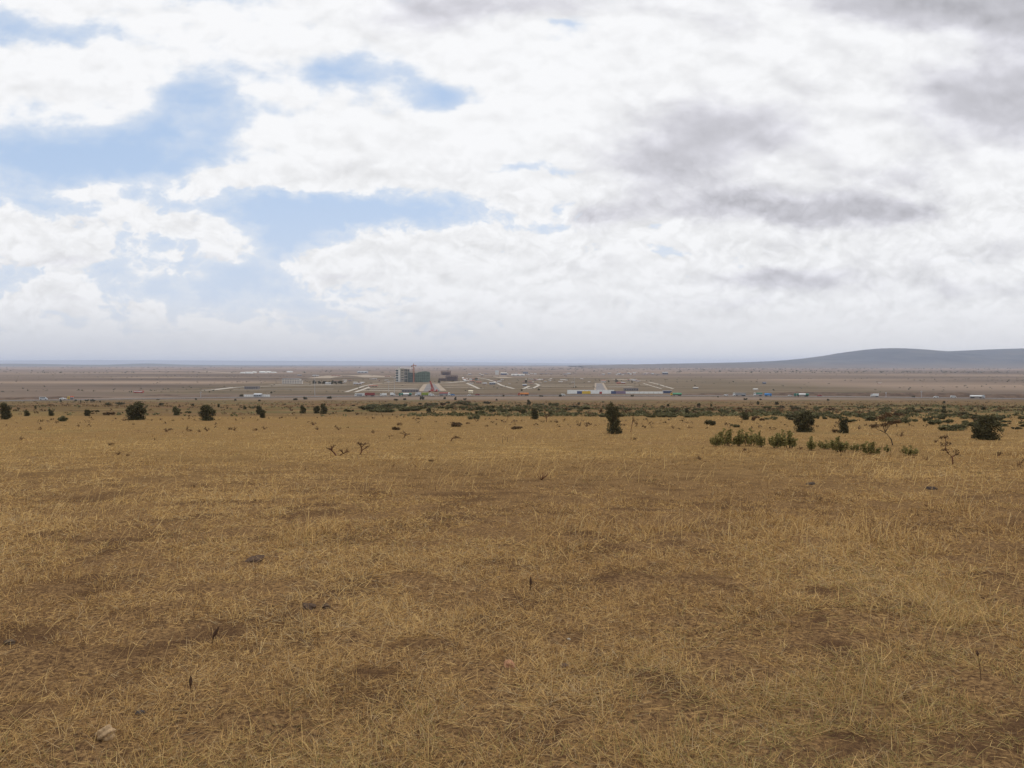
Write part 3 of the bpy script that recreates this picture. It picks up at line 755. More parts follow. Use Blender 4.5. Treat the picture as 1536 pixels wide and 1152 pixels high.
    # row of fresh green leafy shrubs
    row = [(1073, 670, 24, 20, 'leftmost and lowest shrub of the fresh green leafy row'), (1092, 669, 30, 30, 'second leafy green shrub from the left, with two tall shoots'),
           (1108, 669, 22, 24, 'third leafy green shrub from the left in the row, thin and upright'), (1124, 669, 30, 27, 'fourth leafy green shrub from the left, thick with a bushy top'),
           (1142, 671, 18, 25, 'fifth leafy shrub of the row, sparse and brownish green'), (1163, 672, 32, 24, 'dense leafy green shrub in the middle of the row'),
           (1184, 672, 30, 31, 'leafy green shrub with a leaning tall shoot right of the dense one'), (1216, 676, 22, 22, 'two-stemmed leafy green shrub below the big dark round bush'),
           (1238, 674, 24, 14, 'low thin yellow-green leafy shrub left of the narrow dark bush'), (1262, 678, 34, 24, 'broad leafy green shrub in front of the narrow dark bush'),
           (1283, 677, 18, 13, 'small dark leafy shrub touching the broad one on its right'), (1306, 682, 30, 23, 'leafy shrub left of the leaning thorn tree, yellow-green'),
           (1331, 678, 15, 11, 'small leafy shrub at the foot of the leaning thorn tree'), (1365, 683, 26, 15, 'rightmost faded leafy shrub of the row, low and sparse')]
    for i, (px, py, w, h, lb) in enumerate(row):
        plant('leafy_shrub', 'leafy', i % 5, px, py, w * 1.1, h, lb, 'shrub', 'row of fresh green leafy shrubs')
    # thorn saplings, dead twigs
    tw = [('thorn_tree', 'crooked', 0, 1425, 698, 44, 44, 'crooked leafless thorn sapling forked low, in front of the broad low green bush'),
          ('thorn_tree', 'flatbrown', 0, 1325, 668, 48, 46, 'leaning flat-topped thorn tree with sparse rusty foliage, right part of the leafy row'),
          ('sapling', 'vshape', 0, 506, 684, 32, 18, 'dry v-shaped twiggy sapling, left of the two near ones'),
          ('sapling', 'fan', 1, 542, 682, 22, 19, 'dry fan-shaped thorny twig, right of the two near ones'),
          ('sapling', 'sapling', 2, 946, 648, 12, 20, 'thin leafless sapling beside the tall narrow bush'),
          ('sapling', 'sapling', 1, 820, 633, 12, 16, 'thin dry sapling right of the bell-shaped bush'),
          ('dry_twig', 'redtwig', 0, 812, 720, 24, 13, 'small reddish spray of dead twigs lying in the open grass'),
          ('sapling', 'sapling', 0, 627, 661, 9, 8, 'tiny dry sprig, right of two near centre left'), ('sapling', 'sapling', 4, 584, 658, 8, 7, 'tiny dry sprig left of the other tiny one'),
          ('sapling', 'fan', 2, 678, 662, 18, 11, 'small brown branching sprig near centre'), ('sapling', 'fan', 3, 607, 657, 14, 11, 'faded thin sprig between the two tiny dry ones'),
          ('sapling', 'sapling', 5, 1531, 702, 12, 18, 'dark dry sapling at the right edge of the field'),
          ('sapling', 'sapling', 6, 575, 628, 5, 8, 'short bare stick standing behind the rusty bush'), ('sapling', 'sapling', 3, 553, 629, 5, 6, 'short brown stick left of the bare one'),
          ('sapling', 'sapling', 2, 760, 632, 7, 9, 'short dark twig left of the bell-shaped bush'),
          ('thorn_tree', 'flat', 0, 1520, 627, 16, 9, 'small flat-topped thorn tree at the far right beyond the bulkiest bush'),
          ('thorn_tree', 'flat', 1, 1345, 640, 30, 16, 'flat-layered olive thorn tree behind the leaning one'),
          ('thorn_tree', 'flat', 2, 1364, 636, 26, 12, 'low spreading thorn tree right of the flat-layered one'),
          ('sapling', 'weed', 2, 1351, 655, 12, 10, 'sparse dry sprig right of the leaning thorn tree'),
          ('sapling', 'weed', 3, 1497, 684, 14, 12, 'thin faded weed in front of the bulkiest dark bush'),
          ('sapling', 'weed', 1, 597, 638, 10, 9, 'dead twig poking up above the rusty bush')]
    for (nm, kd, v, px, py, w, h, lb) in tw:
        plant(nm, kd, v, px, py, w, h, lb, 'tree' if nm == 'thorn_tree' else 'sapling' if nm == 'sapling' else 'twig')
    # small dark bushes dotted over the lower slope
    dots = [(91, 603, 5, 4), (113, 602, 4, 4), (121, 603, 3, 3), (131, 602, 6, 4), (139, 603, 6, 6), (150, 603, 3, 3), (162, 608, 9, 5), (180, 607, 13, 5), (237, 600, 4, 2), (242, 608, 11, 4),
            (53, 614, 5, 6), (28, 614, 6, 3), (75, 608, 9, 2), (119, 611, 4, 2), (294, 600, 4, 3), (353, 601, 5, 3), (389, 602, 4, 4), (362, 595, 6, 5), (407, 590, 4, 3), (341, 613, 3, 3), (458, 599, 8, 4), (494, 598, 8, 5),
            (443, 600, 10, 3), (594, 601, 7, 4), (607, 600, 5, 4), (633, 600, 6, 9), (667, 599, 4, 5), (683, 600, 5, 5), (698, 600, 5, 4), (630, 607, 8, 3), (745, 601, 4, 3), (840, 595, 5, 5), (812, 595, 7, 3),
            (949, 595, 5, 4), (1002, 610, 6, 5), (1067, 610, 5, 5), (1119, 600, 6, 4), (1141, 600, 4, 3), (1077, 596, 3, 2), (755, 595, 4, 3), (289, 609, 6, 4), (1370, 596, 5, 3), (1416, 605, 5, 4), (1457, 614, 8, 3), (1475, 615, 9, 5),
            (1500, 614, 5, 2), (1440, 614, 7, 2), (1383, 613, 7, 3), (486, 608, 6, 3), (530, 609, 6, 3), (1165, 607, 8, 5), (1172, 612, 14, 4), (1242, 601, 5, 3), (529, 617, 5, 3), (868, 607, 5, 4), (905, 604, 4, 3)]
    for (px, py, w, h) in dots:
        plant('bush', random.choice((D, 'lowdark', 'bell')), random.randrange(4), px, py, w, h, 'small dark bush dotted on the lower slope before the highway', 'bush', 'small dark bushes dotted over the lower slope', parts=False)
    # the scrub belt across the slope
    rng = np.random.default_rng(5)
    G1 = 'low thorn shrubs of the green scrub belt'; n = 0
    top = [(640, 606), (700, 604), (760, 606), (830, 606), (900, 607), (1000, 611), (1080, 612), (1180, 611), (1300, 612), (1400, 617), (1536, 622)]
    bot = [(640, 612), (700, 616), (760, 619), (830, 621), (880, 627), (1000, 627), (1080, 626), (1180, 631), (1300, 634), (1400, 638), (1536, 641)]
    while n < 290:
        px = rng.uniform(640, 1545); lo = np.interp(px, *zip(*top)); hi = np.interp(px, *zip(*bot))
        py = lo + (hi - lo) * rng.random()
        if vnoise(px, py * 6, 42, 9) < .36 and rng.random() < .8: continue
        s = (py - 596) / 30
        plant('thorn_shrub', ('low', 'low', 'roundgreen', 'low', 'lowbrown', 'low', 'lowdark')[n % 7], rng.integers(0, 5), px, py, rng.uniform(9, 25) * (.45 + s * .5), rng.uniform(3.6, 8.0) * (.55 + s * .45), 'low green thorn shrub in the scrub belt across the slope', 'shrub', G1, parts=False); n += 1
    G2 = 'shrubs of the separate green thicket at left centre'
    for i in range(42):
        px = rng.uniform(547, 634); c = abs(px - 585) / 55
        py = rng.uniform(608 + 4 * c, 619 - 2 * c)
        if px > 605: py = rng.uniform(612, 617)
        plant('thicket_shrub', 'lowdark' if i % 3 == 0 else 'low', rng.integers(0, 5), px, py, rng.uniform(12, 22), rng.uniform(4, 7), 'dark green shrub in the separate thicket at left centre', 'shrub', G2, parts=False)
    # dead weeds standing in the straw
    G3 = 'dead brown weeds standing in the straw'
    spots = [(250, 648), (255, 645), (281, 645), (284, 647), (299, 648), (311, 647), (343, 645), (352, 646), (383, 646), (476, 645), (397, 644), (190, 684), (178, 682), (290, 731), (383, 752), (470, 638), (165, 668), (232, 661),
             (730, 640), (560, 650), (508, 645), (700, 636), (870, 637), (880, 640), (835, 634), (1010, 643), (1115, 676), (1180, 676), (1200, 674), (1262, 684), (1050, 690), (1315, 690), (1390, 690), (1403, 664), (955, 637), (1085, 764),
             (645, 692), (590, 700), (700, 711), (1470, 712), (1390, 760), (950, 660), (1230, 750), (60, 645), (118, 640), (32, 660)]
    for i, (px, py) in enumerate(spots):
        plant('dead_weed', 'weed', i % 5, px, py, random.uniform(5, 11), random.uniform(5, 9), 'dead brown weed standing in the straw', 'weed', G3)

def build_brush():
    """countless small tufts: brush on the lower slope, bush-dotted far plain"""
    rng = np.random.default_rng(17)
    def scatter(name, label, n, ylo, yhi, size, flat, mat, per=14, thr=.5, sc=(60, 40), tb=0, ulim=.72, umin=None):
        y = np.exp(rng.uniform(np.log(ylo), np.log(yhi), n)); x = rng.uniform(-ulim if umin is None else umin, ulim, n) * y
        k = rng.random(n) < np.clip((fbm(x, y * sc[0] / sc[1], sc[0], 4, 12) - thr) * 7 + .25, .08, 1)
        x, y = x[k], y[k]; m = len(x)
        s = size * rng.uniform(.4, 1.4, m) * np.maximum(1, y / np.mean([ylo, yhi]) * .8)
        c = np.stack([x, y, ground(x, y)], 1)
        t = rng.uniform(.2, .8, m) + tb
        C = np.repeat(c, per, 0); S = np.repeat(s, per)
        d = rng.normal(0, 1, (len(C), 3)); d /= np.linalg.norm(d, axis=1)[:, None]; d *= rng.random((len(C), 1)) ** .4
        C = C + d * S[:, None] * np.array([.6, .6, flat * .5]); C[:, 2] += S * flat * .45
        V, f = leaves(C, 1.0, rng, 1.4, .2)
        V = (V.reshape(-1, 4, 3) - C[:, None, :]) * (S * .30)[:, None, None] + C[:, None, :]
        o = mesh_np(name, V.reshape(-1, 3), f, 4, mat, np.repeat(np.clip(np.repeat(t, per) + rng.normal(0, .1, len(C)), 0, 1), 4))
        tag(o, label, 'scrub', kind='stuff')
    scatter('brush', 'small brown and grey brush covering the lower slope', 5200, 150, 780, 1.0, .6, LM['brown'], 10, .42, (90, 60))
    scatter('green_brush', 'faded green undergrowth on the slope before the highway', 3400, 135, 700, 1.0, .45, LM['olive'], 10, .53, (120, 60))
    scatter('belt_undergrowth', 'olive undergrowth filling the gaps of the scrub belt', 5200, 125, 330, .95, .55, LM['olive'], 10, .50, (70, 30), -.1, umin=-.13)
    scatter('dry_brush', 'sparse brown brush thinning out into the straw', 900, 70, 170, .38, .7, LM['brown'], 10, .5, (40, 20), -.1)
    scatter('plain_brush', 'low dark scrub dotted over the plain beyond the highway', 2600, 1050, 3200, 3.2, .5, LM['far'], 8, .5, (500, 200))
    scatter('far_bushland', 'hazy bushland speckling the far plain', 9000, 3200, 20000, 9, .55, LM['far'], 7, .47, (3000, 1400))
# ------------------------------------------------------------------ highway, site, buildings, vehicles
def P(px, py):
    """a place on the flat plain seen at this row and column"""
    a, c = ray(px, py); Y = (PLAIN - EYE) / c
    return Vector((a * Y, Y, PLAIN))
ROADPX = [(0, 602.2), (130, 600.2), (260, 598.6), (500, 595.9), (640, 594.8), (760, 594.2), (980, 594.2), (1100, 594.9), (1250, 596.4), (1400, 597.8), (1536, 599)]
_r = [P(*q) for q in ROADPX]
_rc = np.polyfit([p.x for p in _r], [p.y for p in _r], 3)
RX0, RX1 = -520, 545
def road_y(x):
    c = min(max(x, RX0), RX1); s = np.polyval(np.polyder(_rc), c)
    return float(np.polyval(_rc, c) + s * (x - c))
def road_dir(x):
    return math.atan2(road_y(x + 1) - road_y(x - 1), 2)
RZ = PLAIN + .9

def sheet(name, pts, z, mat, kind='structure', parent=None):
    me = bpy.data.meshes.new(name); me.from_pydata([(p[0], p[1], z) for p in pts], [], [tuple(range(len(pts)))])
    if me.polygons[0].normal.z < 0: me.flip_normals()
    me.materials.append(mat); o = bpy.data.objects.new(name, me); COL.objects.link(o)
    if parent: o.parent = parent
    return tag(o, kind=kind)

def strip_mesh(name, xs, yf, w, z0, mat, prof=None):
    """a ribbon along the road line; prof = cross-section [(offset, height)...]"""
    prof = prof or [(-w / 2, 0), (w / 2, 0)]
    V = []
    for x in xs:
        a = road_dir(x); nx, ny = -math.sin(a), math.cos(a)
        for (o, h) in prof: V.append((x + nx * o, yf(x) + ny * o, z0 + h))
    n = len(prof); F = [(i * n + k, (i + 1) * n + k, (i + 1) * n + k + 1, i * n + k + 1) for i in range(len(xs) - 1) for k in range(n - 1)]
    me = bpy.data.meshes.new(name); me.from_pydata(V, [], F); me.materials.append(mat)
    if me.polygons[0].normal.z < 0: me.flip_normals()
    o = bpy.data.objects.new(name, me); COL.objects.link(o); return tag(o, kind='structure')

def ribbon(name, px, w, z, mat):
    """a track through places given in the photo, as a flat band w metres wide"""
    pts = [P(*q) for q in px]; L = []; R = []
    for i, p in enumerate(pts):
        d = (pts[min(i + 1, len(pts) - 1)] - pts[max(0, i - 1)]).normalized(); n = Vector((-d.y, d.x, 0)) * (w[i] if isinstance(w, list) else w) / 2
        L.append(p + n); R.append(p - n)
    V = [(q.x, q.y, z) for q in L + R]; n = len(pts)
    me = bpy.data.meshes.new(name); me.from_pydata(V, [], [(i, i + 1, n + i + 1, n + i) for i in range(n - 1)]); me.materials.append(mat)
    if me.polygons[0].normal.z < 0: me.flip_normals()
    o = bpy.data.objects.new(name, me); COL.objects.link(o); return tag(o, kind='structure')

def build_highway():
    asph = M('asphalt', (.125, .12, .122), .9, .12, .3); dirt = M('verge_dirt', (.12, .09, .065), .95, .2, .2)
    wht = M('road_paint', (.6, .6, .58), .7, .1); bank = M('bank_earth', (.105, .070, .050), .95, .35, .12)
    xs = list(np.linspace(-1500, 1500, 160))
    strip_mesh('road_embankment', xs, road_y, 0, PLAIN, dirt, [(-15, -.2), (-9, .80), (9, .80), (15, -.2)])
    strip_mesh('highway', xs, road_y, 13, RZ, asph)
    for off in (-5.6, 0.0, 5.6):
        if off: strip_mesh('road_marking', xs, road_y, 0, RZ + .02, wht, [(off - .1, 0), (off + .1, 0)])
        else:
            V = []; F = []
            for x in np.arange(-700, 700, 12.0):
                k = len(V)
                for (dx, dy) in ((0, -.09), (4, -.09), (4, .09), (0, .09)): V.append((x + dx, road_y(x + dx) + dy, RZ + .02))
                F.append((k, k + 1, k + 2, k + 3))
            me = bpy.data.meshes.new('road_marking'); me.from_pydata(V, [], F); me.materials.append(wht)
            o = tag(bpy.data.objects.new('road_marking', me), kind='structure'); COL.objects.link(o)
    # banks of dug earth behind the road
    def bankmesh(px0, px1, hmax, off, seed):
        a = P(px0, 594).x; b = P(px1, 594).x; n = int((b - a) / 5) + 2; V = []; F = []
        pr = [(-1.0, 0), (-.55, .55), (-.15, .95), (.2, 1.0), (.65, .6), (1.2, 0)]
        for i in range(n):
            x = a + (b - a) * i / (n - 1); e = min(1, i / 9, (n - 1 - i) / 9)
            h = hmax * e * (.55 + .75 * float(fbm(x, 0, 38, 4, seed)))
            for (o, k) in pr:
                V.append((x + float(vnoise(x, o * 9, 7, seed)) * 2, road_y(x) + off + o * 11 * (.7 + .6 * float(vnoise(x, 3, 26, seed + 2))), PLAIN - .3 + k * (h + .3) * (.85 + .3 * float(vnoise(x, o * 20, 5, seed + 1)))))
        m = len(pr); F = [(i * m + k, (i + 1) * m + k, (i + 1) * m + k + 1, i * m + k + 1) for i in range(n - 1) for k in range(m - 1)]
        me = bpy.data.meshes.new('earth_bank'); me.from_pydata(V, [], F); me.materials.append(bank)
        o = bpy.data.objects.new('earth_bank', me); COL.objects.link(o); tag(o, kind='structure')
    bankmesh(1140, 1640, 4.2, 55, 3); bankmesh(-160, 200, 2.6, 60, 5); bankmesh(214, 268, 4.6, 95, 6); bankmesh(268, 372, 1.8, 60, 8); bankmesh(1010, 1150, 1.6, 60, 9); bankmesh(690, 845, 1.3, 60, 12)

# ---- vehicles: x forward, wheels on z = 0
def VM():
    return dict(white=M('paint_white', (.72, .73, .72), .4, .05), grey=M('paint_grey', (.30, .31, .33), .5, .08), dark=M('rubber', (.03, .03, .032), .8, .1),
        glass=M('window_glass', (.05, .065, .08), .15, .05, spec=.6), red=M('paint_red', (.32, .05, .045), .5, .15), maroon=M('container_maroon', (.24, .055, .05), .6, .2),
        green=M('paint_green', (.035, .17, .12), .5, .15), lime=M('tarp_lime', (.24, .30, .05), .7, .2), yellow=M('paint_yellow', (.60, .40, .05), .5, .12),
        blue=M('paint_blue', (.06, .22, .50), .5, .15), orange=M('paint_orange', (.62, .22, .06), .5, .15), brick=M('paint_brick', (.42, .10, .05), .5, .15),
        cream=M('paint_cream', (.62, .55, .42), .6, .1), navy=M('paint_navy', (.05, .07, .16), .5, .12), silver=M('paint_silver', (.50, .53, .56), .35, .05), tarp=M('tarp_grey', (.22, .21, .20), .85, .25),
        purple=M('paint_plum', (.20, .15, .22), .6, .1), mint=M('tarp_mint', (.12, .35, .20), .7, .15))

def wheels(root, xs, r, half, mat):
    for x in xs:
        for s in (-1, 1):
            mb = MB(); mb.tube([(x, s * half - s * .32, r), (x, s * half, r)], r, 12)
            w = mb.build('wheel', mat, root)
def cab(root, m, x0, L=2.1, w=2.4, h=2.75, z=.55):
    mb = MB(); mb.prism([(x0 - L, z), (x0 - .02, z), (x0, z + h * .5), (x0 - .22, z + h), (x0 - L, z + h)], 'y', -w / 2, w / 2); c = mb.build('cab', m['m'], root)
    g = MB(); g.box((x0 - .09, 0, z + h * .70), (.10, w * .86, h * .34)); 
    for s in (-1, 1): g.box((x0 - L * .45, s * (w / 2 + .005), z + h * .70), (L * .5, .04, h * .30))
    g.build('window', m['g'], c)
def truck(kind, cabm, bodym, v, L=9.0, extra=None):
    root = empty({'tanker': 'tanker_truck', 'box': 'box_truck', 'container': 'container_truck', 'tarp': 'covered_truck'}[kind]); h = L / 2
    cab(root, {'m': v[cabm], 'g': v['glass']}, h)
    mb = MB(); mb.box((-.1, 0, .95), (L - .6, .9, .28)); mb.box((-h + .15, 0, .8), (.1, 2.3, .35)); mb.build('chassis', v['dark'], root)
    n = 3 if L < 11 else 5
    xs = [h - 1.2] + ([-h + 1.4, -h + 2.7] if L < 11 else [-h + 1.2, -h + 2.5, -h + 3.8, h - 4.3])
    wheels(root, xs, .52, 1.22, v['dark'])
    b0, b1 = -h, h - 2.4; z0 = 1.1
    mb = MB()
    if kind == 'tanker':
        n_ = 14; ring = [(1.2 * math.cos(2 * math.pi * k / n_), z0 + 1.05 + 1.0 * math.sin(2 * math.pi * k / n_)) for k in range(n_)]
        mb.prism(ring, 'x', b0 + .25, b1 - .25); sm = [(u * .8, z0 + 1.05 + (w - z0 - 1.05) * .8) for u, w in ring]; mb.prism(sm, 'x', b0, b0 + .26); mb.prism(sm, 'x', b1 - .26, b1)
        t = mb.build('tank', v[bodym], root)
        k = MB()
        for q in np.linspace(b0 + 1.2, b1 - 1.2, 3): k.tube([(q, 0, z0 + 2.0), (q, 0, z0 + 2.22)], .3, 8)
        k.build('hatch', v['grey'], t)
        if extra:
            e = MB(); rg = [(u * 1.03, z0 + 1.05 + (w - z0 - 1.05) * 1.03) for u, w in ring]; e.prism(rg, 'x', b0 + .2, b0 + L * .22); e.prism(rg, 'x', b1 - L * .16, b1 - .2); e.build('end_band', v[extra], t)
    elif kind in ('box', 'container'):
        mb.box(((b0 + b1) / 2, 0, z0 + 1.3), (b1 - b0, 2.44, 2.6)); t = mb.build('container' if kind == 'container' else 'box_body', v[bodym], root)
        e = MB()
        for q in np.arange(b0 + .4, b1 - .3, .6):
            for s in (-1, 1): e.box((q, s * 1.235, z0 + 1.3), (.22, .05, 2.3))
        e.build('side_rib', v[extra or bodym], t)
    else:
        mb.box(((b0 + b1) / 2, 0, z0 + .55), (b1 - b0, 2.44, 1.1)); mb.build('side_board', v[extra or 'grey'], root)
        t = MB(); t.prism([(-1.2, z0 + 1.11), (1.2, z0 + 1.11), (1.2, z0 + 1.7), (.7, z0 + 2.25), (0, z0 + 2.4), (-.7, z0 + 2.25), (-1.2, z0 + 1.7)], 'x', b0 + .05, b1 - .05); t.build('tarpaulin', v[bodym], root)
    return root
def car(col, v, kind='car'):
    if kind == 'van': root = empty('van'); L, H = 4.9, 2.1; pr = [(-2.45, .4), (2.45, .4), (2.45, 1.0), (1.9, 1.15), (1.3, 2.05), (-2.35, 2.1), (-2.45, 1.5)]; gl = [(-1.9, 1.3), (1.55, 1.3), (1.2, 1.9), (-1.9, 1.9)]
    elif kind == 'pickup': root = empty('pickup_truck'); pr = [(-2.6, .5), (2.6, .5), (2.6, 1.0), (1.5, 1.15), (1.0, 1.75), (-.4, 1.75), (-.5, 1.1), (-2.6, 1.1)]; gl = [(-.3, 1.15), (1.3, 1.15), (.95, 1.65), (-.3, 1.65)]
    else: root = empty('car'); pr = [(-2.15, .35), (2.15, .35), (2.2, .75), (1.2, .95), (.6, 1.42), (-1.0, 1.45), (-1.7, 1.0), (-2.15, .95)]; gl = [(-1.4, 1.0), (1.0, 1.0), (.55, 1.35), (-.95, 1.38)]
    mb = MB(); mb.prism(pr, 'y', -.88, .88); mb.build('body', v[col], root)
    g = MB(); g.prism(gl, 'y', -.895, .895); g.build('window', v['glass'], root)
    L = max(p[0] for p in pr)
    wheels(root, (-L * .62, L * .62), .34, .9, v['dark']); return root

def build_traffic():
    v = VM()
    def on_road(o, px, lane, s=1.0, flip=False, label='', cat='', off=0.0, grp='vehicles on the highway'):
        a, c = ray(px, 596); x = a * 880
        for _ in range(8): x = a * (road_y(x) + lane)
        o.location = (x, road_y(x) + lane, RZ + .02 if abs(lane) < 8 else PLAIN + .02); o.rotation_euler = (0, 0, road_dir(x) + (math.pi if flip else 0)); o.scale = (s, s, s)
        tag(o, label, cat, grp if abs(lane) < 8 else 'vehicles parked on the ground behind the highway')
    T = lambda *a, **k: truck(*a, v, **k)
    on_road(car('silver', v, 'van'), 65, -3, 1.45, False, 'silver van driving right at the far left of the highway', 'van')
    on_road(car('white', v, 'pickup'), 94, 3, 1.2, True, 'white pickup on the highway left of the yellow loader', 'pickup')
    on_road(T('tarp', 'yellow', 'brick', L=6), 106, 3, .95, True, 'small yellow and red lorry right of the white pickup at far left', 'lorry')
    on_road(T('tarp', 'white', 'grey', L=9), 538, 14, 1.0, True, 'pale flat lorry left of the dark red container lorry', 'lorry')
    on_road(T('container', 'white', 'maroon', L=13), 553, -3, 1.05, True, 'lorry with a dark red container and white cab', 'lorry')
    on_road(T('box', 'white', 'white', L=8), 575, 14, .95, True, 'white box lorry right of the dark red container', 'lorry')
    on_road(T('box', 'white', 'white', L=6), 589, 3, .95, False, 'small white box lorry left of the green-ended tanker', 'lorry')
    on_road(T('tanker', 'green', 'white', L=14, extra='green'), 608, -3, 1.05, True, 'white tanker with dark green ends near the red crane', 'tanker')
    on_road(T('box', 'white', 'silver', L=6.5), 627, 3, 1.0, True, 'pale box lorry between the green-ended tanker and the lime-covered lorry', 'lorry')
    on_road(T('container', 'white', 'lime', L=11), 640, 14, 1.05, False, 'lorry with a lime green container at the foot of the avenue', 'lorry')
    on_road(car('white', v, 'van'), 647, -3, 1.3, False, 'white van below the red crane', 'van')
    on_road(T('tarp', 'white', 'maroon', L=12), 667, 3, 1.05, False, 'dark red covered lorry with white cab right of the red crane', 'lorry')
    on_road(car('blue', v), 679, 3, 1.2, False, 'blue car right of the dark red covered lorry', 'car')
    on_road(car('white', v), 704, -4, 1.0, True, 'small white car alone on the near lane at centre', 'car')
    on_road(car('maroon', v), 716, 3, 1.35, True, 'dark red car left of the orange tanker', 'car')
    on_road(T('tanker', 'brick', 'orange', L=12.5), 785, -3, 1.0, True, 'bright orange tanker lorry with a red cab at centre', 'tanker')
    on_road(car('white', v, 'van'), 845, 16, 1.0, False, 'white van parked left end of the coloured hoarding, farther one', 'van')
    on_road(car('white', v), 843, -3, 1.15, True, 'white car passing the left end of the coloured hoarding', 'car')
    on_road(T('tanker', 'yellow', 'mint', L=12.5), 1014, -3, 1.02, True, 'yellow lorry with a green tank right of the hoarding', 'tanker')
    on_road(car('white', v), 1089, 3, 1.1, True, 'white car between the yellow lorry and the grey covered lorry', 'car')
    on_road(T('tarp', 'white', 'tarp', L=13.5), 1109, -3, 1.05, True, 'grey covered lorry with a white cab right of centre', 'lorry')
    on_road(T('tarp', 'white', 'green', L=9), 1137, 3, 1.05, True, 'green covered lorry with a white cab partly behind the blue one', 'lorry')
    on_road(T('tarp', 'blue', 'blue', L=8, extra='blue'), 1152, -3, .95, False, 'bright blue covered lorry', 'lorry')
    on_road(T('tanker', 'green', 'white', L=15, extra='green'), 1202, -3, 1.05, True, 'white tanker with green ends on the right part of the highway', 'tanker')
    on_road(car('white', v), 1185, 3, .95, False, 'small white car left of the right-hand green-ended tanker', 'car')
    on_road(car('red', v), 1229, 3, 1.2, True, 'red car right of the green-ended tanker', 'car')
    on_road(T('box', 'white', 'white', L=8.5), 1312, 3, .95, True, 'white box lorry alone on the right part of the highway', 'lorry')
    on_road(car('white', v), 1404, -3, 1.15, True, 'white car, left of two near the right end of the highway', 'car')
    on_road(car('white', v, 'van'), 1430, 3, 1.1, False, 'white van right of the white car near the right end of the highway', 'van')
    on_road(T('tanker', 'silver', 'white', L=14), 1466, -3, 1.0, False, 'long white tanker lorry, rightmost vehicle', 'tanker')
    # bus on the far track
    b = empty('bus'); mb = MB(); mb.box((0, 0, 1.8), (12, 2.5, 2.6)); mb.build('body', v['red'], b); g = MB(); g.box((0, 0, 2.2), (10.8, 2.56, .8)); g.build('window', v['white'], b); wheels(b, (-4, 4), .5, 1.25, v['dark'])
    b.location = P(208, 589.6); tag(b, 'red and white bus on the track beyond the highway at left', 'bus')

def house(name, x0, x1, yt, yb, wall, roofc, label, cat='building', group=None, depth=None, storeys=1, roof='gable', nwin=None, detail=True):
    """a building standing at the row yb, its front x0..x1 wide, its top at yt"""
    p = P((x0 + x1) / 2, yb); k = p.y / FPX; w = (x1 - x0) * k; h = max((yb - yt) * k, 1.5); d = depth or min(max(6, w * .5), 16)
    o = empty(name, p); rh = h * .28 if roof == 'gable' else .35
    bh = h - rh
    wins = []
    m = MB(); m.box((0, d / 2, bh / 2 - .2), (w, d, bh + .4)); m.build('wall', wall, o)
    r = MB()
    if roof == 'gable': r.prism([(-.5, bh + .003), (d + .5, bh + .003), (d / 2, bh + rh)], 'x', -w / 2 - .4, w / 2 + .4)
    else: r.box((0, d / 2, bh + rh / 2 + .003), (w + .6, d + .6, rh))
    r.build('roof', roofc, o)
    if detail:
        n = nwin or max(2, int(w / 5)); fh = bh / storeys
        for s in range(storeys):
            for i in range(n):
                q = MB(); q.box((-w / 2 + w * (i + .5) / n, -.04, fh * (s + .55)), (w / n * .45, .12, fh * .42))
                q.build('window', _mats['window_glass'], o)
    tag(o, label, cat, group); return o

